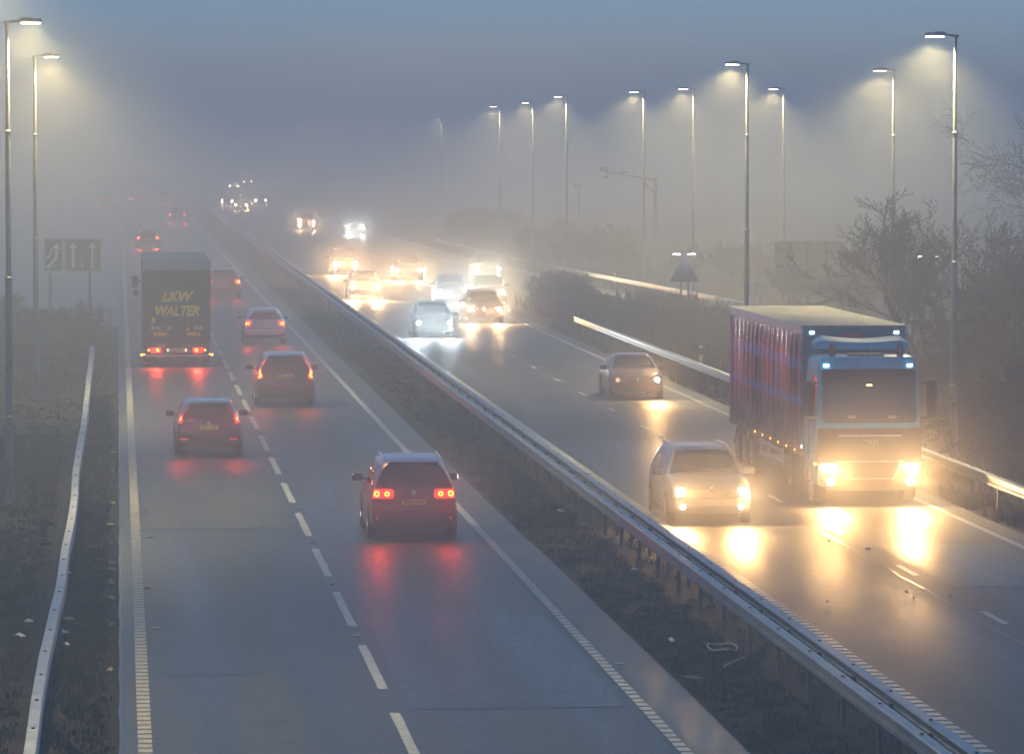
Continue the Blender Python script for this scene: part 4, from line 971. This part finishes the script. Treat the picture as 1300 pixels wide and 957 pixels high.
for s in (-1, 1):
    a0, a1 = sorted((s*(wt-.03), s*(wt+.015))); q = MB(); q.box(a0, a1, yb, yf+.012, 3.86, 4.06, .008); q.build('roof_rail', ALU, r)
    q = MB(); q.box(a0, a1, yb, yf, 1.0, 1.14, .008); q.build('side_rail', CHASSIS, r)
    # rippled curtain
    ny, nz = 420, 26; R3 = random.Random(9+s); vs = []
    phs = [R3.uniform(0, 6) for _ in range(4)]
    for j in range(nz+1):
        t = j/nz; z = 1.12+(3.88-1.12)*t
        for i in range(ny+1):
            u = i/ny; y = yb+.05+(LT-.1)*u
            a = .35+.65*(.5+.5*math.sin(u*11+phs[0]))*(.6+.4*math.sin(u*27+phs[1])); tens = math.sin(PI*min(1, t*1.02))**.5
            fold = max(0, math.sin(u*105+1.3*math.sin(t*2.2)+phs[2]))**2*.075*a+.016*math.sin(u*190+phs[3])*a
            low = .03*math.sin(z*38)*max(0, 1-t*4.5)*(.5+.5*math.sin(u*130)) + .010*math.sin((u*60+z*14))*max(0, 1-t*3.2)
            vs.append((s*(wt-.035+.02*tens+fold*tens+low), y, z))
    mk('curtain', vs, [((j*(ny+1)+i, j*(ny+1)+i+1, (j+1)*(ny+1)+i+1, (j+1)*(ny+1)+i) if s > 0 else ((j+1)*(ny+1)+i, (j+1)*(ny+1)+i+1, j*(ny+1)+i+1, j*(ny+1)+i)) for j in range(nz) for i in range(ny)], bpy.data.materials.get('curtain_side') or curtain_mat(), r, True)
    for k in range(21):
        q = MB(); y = yb+.35+k*(LT-.7)/20; q.box(min(s*(wt-.005), s*(wt+.018)), max(s*(wt-.005), s*(wt+.018)), y-.025, y+.025, 1.05, 1.62); q.box(min(s*wt, s*(wt+.035)), max(s*wt, s*(wt+.035)), y-.03, y+.03, 1.30, 1.42); q.build('strap_buckle', mat('strap_grey', (.16, .155, .15), .35, .5), r)
    # side guard
    for z in (.52, .82): q = MB(); q.box(min(s*(wt-.06), s*(wt-.02)), max(s*(wt-.06), s*(wt-.02)), yb+5.4, yf-3.3, z, z+.10, .008); q.build('side_guard', ALU, r)
    for y in (yb+5.5, yb+6.9, yf-3.4): q = MB(); q.box(min(s*(wt-.08), s*(wt-.05)), max(s*(wt-.08), s*(wt-.05)), y-.03, y+.03, .5, 1.02); q.build('guard_bracket', ALU, r)
    for k in range(6):
        y = yb+4.9+k*1.35; q = MB(); q.box(min(s*(wt-.01), s*(wt+.025)), max(s*(wt-.01), s*(wt+.025)), y-.05, y+.05, 1.05, 1.09, .004); q.build('side_marker', AMBER, r)
    q = MB(); q.box(min(s*.95, s*1.07), max(s*.95, s*1.07), yf-.01, yf+.03, 3.86, 3.93, .01); q.build('marker_lamp', MARK, r)
    q = MB(); q.box(min(s*1.12, s*1.24), max(s*1.12, s*1.24), -2.5, -2.38, 1.16, 1.24, .01); q.build('work_lamp', MARK, r)
    q = MB(); q.box(min(s*(wt-.32), s*(wt-.01)), max(s*(wt-.32), s*(wt-.01)), -4.4, -2.55, .96, 1.02, .01); q.build('mudguard', CHASSIS, r)
q = MB(); q.box(-.26, .26, yf-.002, yf+.006, 3.74, 3.90); q.build('red_label', mat('label_red', (.45, .04, .05), .5), r)
q = MB(); q.box(-.18, .18, yf+.006, yf+.009, 3.80, 3.82); q.box(-.12, .12, yf+.006, yf+.009, 3.84, 3.855); q.build('label_lettering', mat('paper', (.35, .35, .33), .7), r)
q = MB(); q.box(-wt, wt, yb-.03, yb, 1.0, 4.05); q.build('rear_doors', ALU, r)
q = MB(); q.box(-1.15, 1.15, yb-.05, yb+.05, .45, .58); q.build('rear_bumper', CHASSIS, r)
for y in (yb+1.3, yb+2.6, yb+3.9): axle(r, y, 1.22, .5, .36)
axle(r, -1.25, 1.22, .51, .30); axle(r, -4.35, 1.22, .51, .50)

def rear_lorry(name, x, y, label, textured=True):
    r = empty(name, (x, y, 0)); tag(r, label, 'lorry')
    L2, w = 13.5, 1.26; q = MB(); q.box(-w, w, 0.04, L2, 1.08, 3.96, .02); q.build('trailer_body', mat('tarp_grey', (.09, .08, .08), .5, vary=.2, scale=2), r)
    q = MB(); q.box(-w-.01, w+.01, 0.0, .10, 3.62, 3.99, .015); q.build('roof_header', mat('header_pale', (.42, .41, .42), .6), r)
    q = MB(); q.box(-w+.05, -.01, -.015, .04, 1.12, 3.60, .008); q.build('rear_door', DOOR, r); q = MB(); q.box(.01, w-.05, -.015, .04, 1.12, 3.60, .008); q.build('rear_door', DOOR, r)
    for s in (-1, 1):
        q = MB(); q.box(min(s*(w-.05), s*w), max(s*(w-.05), s*w), -.02, .06, 1.05, 3.62, .008); q.build('corner_post', DOORF, r)
        for dx in (.35, .75): q = MB(); q.tube((s*dx, -.035, 1.12), (s*dx, -.035, 3.6), .018, n=6); q.build('lock_rod', DOORF, r)
    if textured:
        text('lettering', 'LKW', .50, YEL, r, (-.02, -.06, 2.62), (PI/2, 0, 0), shear=.25, off=.028, sx=.98); text('lettering', 'WALTER', .50, YEL, r, (-.02, -.06, 2.08), (PI/2, 0, 0), shear=.25, off=.026, sx=.86)
        q = MB(); q.box(-.93, -.80, -.022, -.016, 1.66, 1.84, .0); q.build('sticker', YEL, r); q = MB(); q.box(.38, .46, -.022, -.016, 1.36, 1.48); q.build('sticker', YEL, r)
        for x0 in (-.88, -.70, -.30, .72, .88): q = MB(); q.lathe([(0, .085), (.006, .08)], x0, -.05, 1.46, 12, 'y'); q.build('disc_sticker', mat('sticker_white', (.4, .4, .4), .6), r)
    for s in (-1, 1):
        q = MB(); q.box(min(s*.34, s*.88), max(s*.34, s*.88), -.03, -.016, 1.16, 1.30, .002); mp_ = q.build('marking_plate', mat('marking_orange', (.75, .20, .04), .35), r)
        q = MB(); q.box(min(s*.36, s*.86), max(s*.36, s*.86), -.034, -.031, 1.19, 1.27); q.build('marking_field', mat('marking_yellow', (.8, .5, .05), .35), mp_)
    q = MB(); q.box(-w+.02, w-.02, -.02, .22, .88, 1.08, .01); q.build('sill_beam', CHASSIS, r)
    q = MB(); q.box(-1.2, 1.2, -.05, .10, .38, .45, .01); q.build('rear_bumper', ALU, r)
    q = MB(); q.box(-1.22, 1.22, -.04, .08, .50, .76, .01); lb = q.build('light_bar', mat('light_bar_red', (.10, .03, .03), .4), r)
    for s in (-1, 1):
        q = MB(); q.box(min(s*.60, s*.98), max(s*.60, s*.98), -.062, -.035, .54, .72, .006); q.build('tail_light', TAIL, r)
        q = MB(); q.lathe([(0, .065), (-.02, .05)], s*.72, -.064, .63, 12, 'y'); q.build('light_strip', BRAKE, lb)
        q = MB(); q.lathe([(0, .035), (-.02, .03)], s*1.05, -.05, .63, 10, 'y'); q.build('amber_lamp', AMBER, r)
        q = MB(); q.tube((s*1.2, 0, .48), (s*1.30, -.04, .46), .02, n=6); q.lathe([(0, .045), (-.03, .035)], s*1.31, -.05, .46, 10, 'y'); q.build('side_lamp', AMBER, r)
        q = MB(); q.box(min(s*.75, s*1.2), max(s*.75, s*1.2), .9, .93, .12, .85); q.build('mud_flap', RUBBER, r)
        spot(r, (s*.76, -.12, .64), (0, -1, -.1), TAIL_P*5, (1, .05, .025), 165, .6, .05)
    q = MB(); q.box(-.30, .30, -.055, -.042, .57, .69, .002); pl = q.build('number_plate', PLATE_W, r)
    q = MB()
    for k in range(7): q.box(-.24+k*.07, -.20+k*.07, -.058, -.056, .595, .665)
    q.build('plate_characters', INK, pl)
    for s in (-1, 1):
        q = MB(); q.box(s*.34-.03, s*.34+.03, -.055, -.043, .58, .68, .004); q.build('plate_lamp', emis('plate_lamp', (1, .6, .25), 1.6), r)
    q = MB(); q.box(-.4, .4, .3, L2, .6, 1.08); q.build('chassis', CHASSIS, r)
    for yy in (1.6, 2.9, 4.2): axle(r, yy, 1.24, .5, .36)
    axle(r, L2+.3, 1.24, .5, .5)
    # tractor in front with its mirrors showing past the trailer
    t = MB(); t.box(-1.23, 1.23, L2+.5, L2+2.7, .5, 3.6, .12); t.build('cab_body', mat('far_cab', (.12, .12, .14), .4), r)
    for s in (-1, 1):
        m_ = MB(); m_.tube((s*1.2, L2+2.3, 2.7), (s*1.45, L2+2.45, 2.75), .03, n=6); m_.box(min(s*1.36, s*1.62), max(s*1.36, s*1.62), L2+2.35, L2+2.5, 2.45, 2.95, .04); m_.box(min(s*1.36, s*1.58), max(s*1.36, s*1.58), L2+2.35, L2+2.5, 2.12, 2.38, .04); m_.build('door_mirror', PLASTIC, r)
    axle(r, L2+2.0, 1.22, .5, .3)
    return r
DOOR = mat('tarp_dark', (.040, .018, .022), .5, vary=.25, scale=2); DOORF = mat('door_frame_grey', (.06, .058, .06), .5, .3)
YEL = mat('lettering_yellow', (.85, .55, .04), .5)
rear_lorry('lorry', (223-VX)*169/F, 168.9, 'dark lorry seen from behind with yellow lettering on its rear doors in the left lane')

# ------------------------------------------------------------------ cars
P_RED = mat('paint_dark_red', (.17, .014, .018), .30, .3, vary=.15, scale=3, coat=.6)
P_BLACK = mat('paint_black', (.022, .010, .014), .28, .2, vary=.2, scale=3, coat=.6)
P_DGREY = mat('paint_dark_grey', (.055, .030, .034), .30, .4, vary=.15, scale=3, coat=.6)
P_WHITE = mat('paint_white', (.82, .82, .82), .35, vary=.08, scale=3, coat=.5)
P_SILVER = mat('paint_silver', (.42, .42, .42), .32, .7, vary=.1, scale=3, coat=.4)
P_CHAMP = mat('paint_pale_silver', (.17, .17, .17), .33, .5, vary=.1, scale=3, coat=.4)
P_MAROON = mat('paint_maroon', (.16, .025, .03), .30, .3, vary=.12, scale=3, coat=.5)
P_GREY = mat('paint_mid_grey', (.12, .12, .13), .32, .4, vary=.1, scale=3, coat=.4)
def gx(px, py): p = at(px, py, 0); return p.x, p.y
GA = 'cars driving away on the left carriageway'; GO = 'oncoming cars on the right carriageway'
def away(px, py, label, kind, paint, o, pw=TAIL_P, nm='car'):
    x, y = gx(px, py); L = o.get('L', 4.3); return car(nm, label, 'car', (x, y+L/2-.45, 0), 0, kind, paint, GA, 'rear', None, o, pw)
away(524, 683, 'dark red SUV with silver roof rails and glowing twin-ring tail lights', 'suv', P_RED, dict(L=4.43, W=1.86, H=1.69, zs=1.05, rails=True, tail='twin', wr=.35, pz=.80, skirt=.50, rs=.40, bumper=P_RED))
away(265, 578, 'small black hatchback with high-set tail lights in the left lane behind the lorry', 'hatch', P_BLACK, dict(L=4.2, W=1.78, H=1.46, zs=.93, tail='high', pz=.78, rs=.5))
away(362, 515, 'dark grey car with tall curved tail lights on its rear pillars, behind the white hatchback', 'suv', P_DGREY, dict(L=4.6, W=1.88, H=1.66, zs=1.03, tail='pillar', wr=.35, pz=.96, rs=.44, skirt=.5))
away(336, 437, 'white hatchback with red tail lights in the right-hand lane', 'hatch', P_WHITE, dict(L=4.0, W=1.72, H=1.48, zs=.97, tail='block', pz=.62, skirt=.42))
away(284, 379, 'hazy dark car with red tail lights just right of the lorry trailer', 'suv', P_DGREY, dict(L=4.5, W=1.84, H=1.62, zs=1.0, tail='block', pz=.66), TAIL_P*1.5)
# oncoming
def toward(x, yfront, label, kind, paint, o, lamp, nm='car', g=GO): L = o.get('L', 4.4); return car(nm, label, 'car', (x+bend(yfront), yfront+L/2, 0), PI, kind, paint, g, 'front', lamp, o)
toward(12.95, 98.0, 'pale silver estate with roof rails and bright warm headlights, nearest on the oncoming carriageway', 'estate', P_CHAMP, dict(L=4.65, W=1.84, H=1.60, zs=1.0, rails=True, fog=True, main=True, run=True, wr=.34, lr=.085), (HEAD_W, WARM, CAR_P))
toward(16.85, 146.0, 'maroon saloon with only one bright headlight, behind the blue lorry on the oncoming carriageway', 'saloon', P_MAROON, dict(L=4.5, W=1.74, H=1.43, zs=.92, dead=1, main=True), (HEAD_W, WARM, CAR_P*1.1))
COOL = (.80, .95, 1); MID = (1, .60, .27)
def lights_at(px, py, zl=.66): D = (H-zl)*F/(py-VY); return (px-VX)*D/F, D
FAR = [((550.3, 410), 'dark car with glaring cool-white headlights in the inner oncoming lane', 'hatch', P_GREY, (HEAD_C, COOL, FAR_P*.38), {}),
       ((615.2, 393), 'maroon car with warm headlights beside the cool-white pair, in the outer oncoming lane', 'hatch', P_MAROON, (HEAD_W, MID, FAR_P*.5), {}),
       ((574, 370), 'car with a glaring white headlight showing just above the dark inner-lane car', 'hatch', P_GREY, (HEAD_C, COOL, FAR_P*.35), {}),
       ((621, 371), 'car with greenish-white headlights just above the maroon outer-lane car', 'saloon', P_GREY, (HEAD_C, (1, .90, .62), FAR_P*.32), {}),
       ((462.5, 365), 'foggy car with warm headlights, lower pair of the left-hand oncoming cluster', 'hatch', P_BLACK, (HEAD_F, MID, FAR_P*1.1), {}),
       ((518, 343), 'foggy car with warm headlights in the middle of the oncoming cluster', 'hatch', P_GREY, (HEAD_F, MID, FAR_P), {}),
       ((619, 344), 'foggy car with stacked yellowish headlights entering the slip road', 'suv', P_GREY, (HEAD_F, (1, .85, .55), FAR_P*.4), dict(fog=True)),
       ((436.8, 336), 'foggy car with stacked double headlights at the left of the oncoming cluster', 'suv', P_GREY, (HEAD_F, MID, FAR_P), dict(fog=True)),
       ((450, 289), 'distant car with cool headlights approaching in the slip lane', 'hatch', P_GREY, (HEAD_F, (.9, 1, .95), FAR_P*.6), {}),
       ((388, 283), 'distant car with small warm headlights left of the cool-lit one', 'suv', P_GREY, (HEAD_F, MID, FAR_P*.6), dict(fog=True)),
       ((305, 260), 'far car whose headlights are the brightest pair in the farthest group', 'hatch', P_GREY, (HEAD_F, MID, FAR_P*.5), {}),
       ((329.5, 254.3), 'far car with faint headlights, right of the farthest group', 'hatch', P_GREY, (HEAD_F, MID, FAR_P*.4), {}),
       ((287, 254.4), 'far car with faint headlights, left of the farthest group', 'hatch', P_GREY, (HEAD_F, MID, FAR_P*.3), dict(fog=True)),
       ((295.5, 237), 'very far car with dim headlights above the farthest group', 'suv', P_GREY, (HEAD_F, MID, 300), {}),
       ((314, 230.5), 'very far car, topmost dim pair of headlights on the oncoming side', 'hatch', P_GREY, (HEAD_F, MID, 300), {})]
for (px, py), lab, kd, pt, lm, op in FAR:
    x, D = lights_at(px, py); r_ = toward(0, D, lab, kd, pt, dict(op, L=4.3, H=1.5 if kd != 'suv' else 1.66, lr=.085), lm, g='far oncoming cars in the fog'); r_.location.x = x
x, y = gx(173, 466)
FR = [(187, 300, 'faint pair of red tail lights in fog above the dark lorry'), (224.5, 271, 'small faint pair of red tail lights, second cluster above the lorry'), (172, 251, 'distant red tail lights in the left lane near the horizon'),
      (207, 250, 'distant red tail lights in the right lane near the horizon'), (134.5, 252, 'distant pair of red tail lights farthest to the left near the horizon')]
for px, py, lab in FR:
    x, D = lights_at(px, py, .9); r_ = car('car', lab, 'car', (x, D+2.1, 0), 0, 'hatch', P_DGREY, 'far cars driving away in the fog', 'rear', None, dict(tail='block', L=4.3), TAIL_P*8)

# ------------------------------------------------------------------ air, sky, light
def haze_box():
    q = MB(); q.box(-320, 460, -30, 1500, -1.2, 14.6); o = q.build('haze', None) if False else None
    me = bpy.data.meshes.new('haze'); me.from_pydata(q.v, [], q.f); m = bpy.data.materials.new('haze'); m.use_nodes = True; n = m.node_tree.nodes; n.clear()
    out = n.new('ShaderNodeOutputMaterial'); v = n.new('ShaderNodeVolumePrincipled'); v.inputs['Color'].default_value = (.97, .97, .97, 1); v.inputs['Density'].default_value = FOG; v.inputs['Anisotropy'].default_value = ANI
    m.node_tree.links.new(v.outputs['Volume'], out.inputs['Volume']); me.materials.append(m); o = bpy.data.objects.new('haze', me); C.objects.link(o); o['kind'] = 'stuff'; o['label'] = 'thick fog lying over the whole road'
HALO_DENS = .055; FOG = .0042; ANI = .2
haze_box()
def halo_mist(x, y, z, rx, ry, rz, dens, label):  # soft ball of mist added to stand in for lens glare around lamps
    me = bpy.data.meshes.new('halo_mist'); import bmesh; bm = bmesh.new(); bmesh.ops.create_icosphere(bm, subdivisions=4, radius=1); bm.to_mesh(me); bm.free()
    key = 'halo_mist_%.3f' % dens; m = bpy.data.materials.get(key)
    if not m:
        m = bpy.data.materials.new(key); m.use_nodes = True; n = m.node_tree.nodes; n.clear(); out = n.new('ShaderNodeOutputMaterial'); v = n.new('ShaderNodeVolumePrincipled')
        v.inputs['Color'].default_value = (.98, .98, .98, 1); v.inputs['Density'].default_value = dens; v.inputs['Anisotropy'].default_value = .1
        tc = n.new('ShaderNodeTexCoord'); gr = n.new('ShaderNodeTexGradient'); gr.gradient_type = 'SPHERICAL'; m.node_tree.links.new(tc.outputs['Object'], gr.inputs['Vector'])
        pw = n.new('ShaderNodeMath'); pw.operation = 'POWER'; pw.inputs[1].default_value = 1.6; m.node_tree.links.new(gr.outputs['Fac'], pw.inputs[0])
        mu = n.new('ShaderNodeMath'); mu.operation = 'MULTIPLY'; mu.inputs[1].default_value = dens; m.node_tree.links.new(pw.outputs[0], mu.inputs[0]); m.node_tree.links.new(mu.outputs[0], v.inputs['Density']); m.node_tree.links.new(v.outputs['Volume'], out.inputs['Volume'])
    me.materials.append(m); o = bpy.data.objects.new('halo_mist', me); C.objects.link(o); o.location = (x, y, z); o.scale = (rx*1.5, ry*1.5, rz*1.6); o['kind'] = 'stuff'; o['label'] = label
halo_mist(17.32, 102.0, .85, 3.0, 3.0, 2.1, HALO_DENS, 'added mist for the lens glare around the headlights of the blue lorry')
halo_mist(12.95, 97.4, .75, 2.4, 2.4, 1.5, HALO_DENS, 'added mist for the lens glare around the headlights of the silver estate')
halo_mist(16.3, 145.4, .75, 1.6, 1.9, 1.3, HALO_DENS, 'added mist for the lens glare around the headlight of the maroon saloon')
for (px, py), nm_, rx_ in (((223, 462), 'dark lorry with yellow lettering', 2.3), ((524, 683), 'dark red SUV', 1.7), ((362, 515), 'dark grey car with curved lights', 1.7), ((265, 578), 'small black hatchback', 1.5), ((336, 437), 'white hatchback', 1.5), ((284, 379), 'hazy car beside the lorry', 1.7)):
    x_, y_ = gx(px, py); halo_mist(x_, y_-1.0, .85, rx_, 1.7, 1.2, HALO_DENS*2.0, 'added mist for the red lamp glare behind the '+nm_)
for (px, py), lab, *_ in FAR[:11]:
    x, D = lights_at(px, py); halo_mist(x, D-.6, .8, 2.7, 2.8, 1.7, HALO_DENS*.75, 'added mist for the lens glare around the headlights of a foggy car')
w = bpy.data.worlds.new('World'); bpy.context.scene.world = w; w.use_nodes = True; n = w.node_tree.nodes; l = w.node_tree.links
sky = n.new('ShaderNodeTexSky'); sky.sky_type = 'NISHITA'; sky.sun_disc = False; sky.sun_elevation = math.radians(4); sky.sun_rotation = math.radians(200)
sky.dust_density = .3; sky.ozone_density = 4.0; sky.air_density = 1.0
hs = n.new('ShaderNodeMix'); hs.data_type = 'RGBA'; hs.blend_type = 'MULTIPLY'; hs.inputs['Factor'].default_value = 1; 
wt_ = n.new('ShaderNodeTexCoord'); wz = n.new('ShaderNodeSeparateXYZ'); l.new(wt_.outputs['Generated'], wz.inputs[0])
wr_ = n.new('ShaderNodeValToRGB'); we = wr_.color_ramp.elements; we[0].position = .0; we[0].color = (.54, .69, 1.48, 1); we[1].position = .30; we[1].color = (1.12, .94, .76, 1)
wq = we.new(.06); wq.color = (.54, .69, 1.48, 1); l.new(wz.outputs['Z'], wr_.inputs['Fac']); l.new(wr_.outputs['Color'], hs.inputs['B'])
l.new(sky.outputs['Color'], hs.inputs['A']); l.new(hs.outputs['Result'], n['Background'].inputs['Color']); n['Background'].inputs['Strength'].default_value = .15
sd = bpy.data.lights.new('sun', 'SUN'); sd.energy = .12; sd.angle = math.radians(40); sd.color = (.85, .9, 1); so = bpy.data.objects.new('sun', sd); C.objects.link(so)
so.rotation_euler = (math.radians(50), 0, math.radians(200))
sc_ = bpy.context.scene
sc_.view_settings.view_transform = 'Standard'; sc_.view_settings.look = 'None'; sc_.view_settings.exposure = 1.17; sc_.view_settings.gamma = 1
cy = sc_.cycles; cy.max_bounces = 5; cy.diffuse_bounces = 1; cy.glossy_bounces = 3; cy.transmission_bounces = 2; cy.transparent_max_bounces = 6; cy.volume_bounces = 2
cy.use_denoising = True; cy.use_light_tree = True; cy.sample_clamp_indirect = 6; cy.caustics_reflective = False; cy.caustics_refractive = False
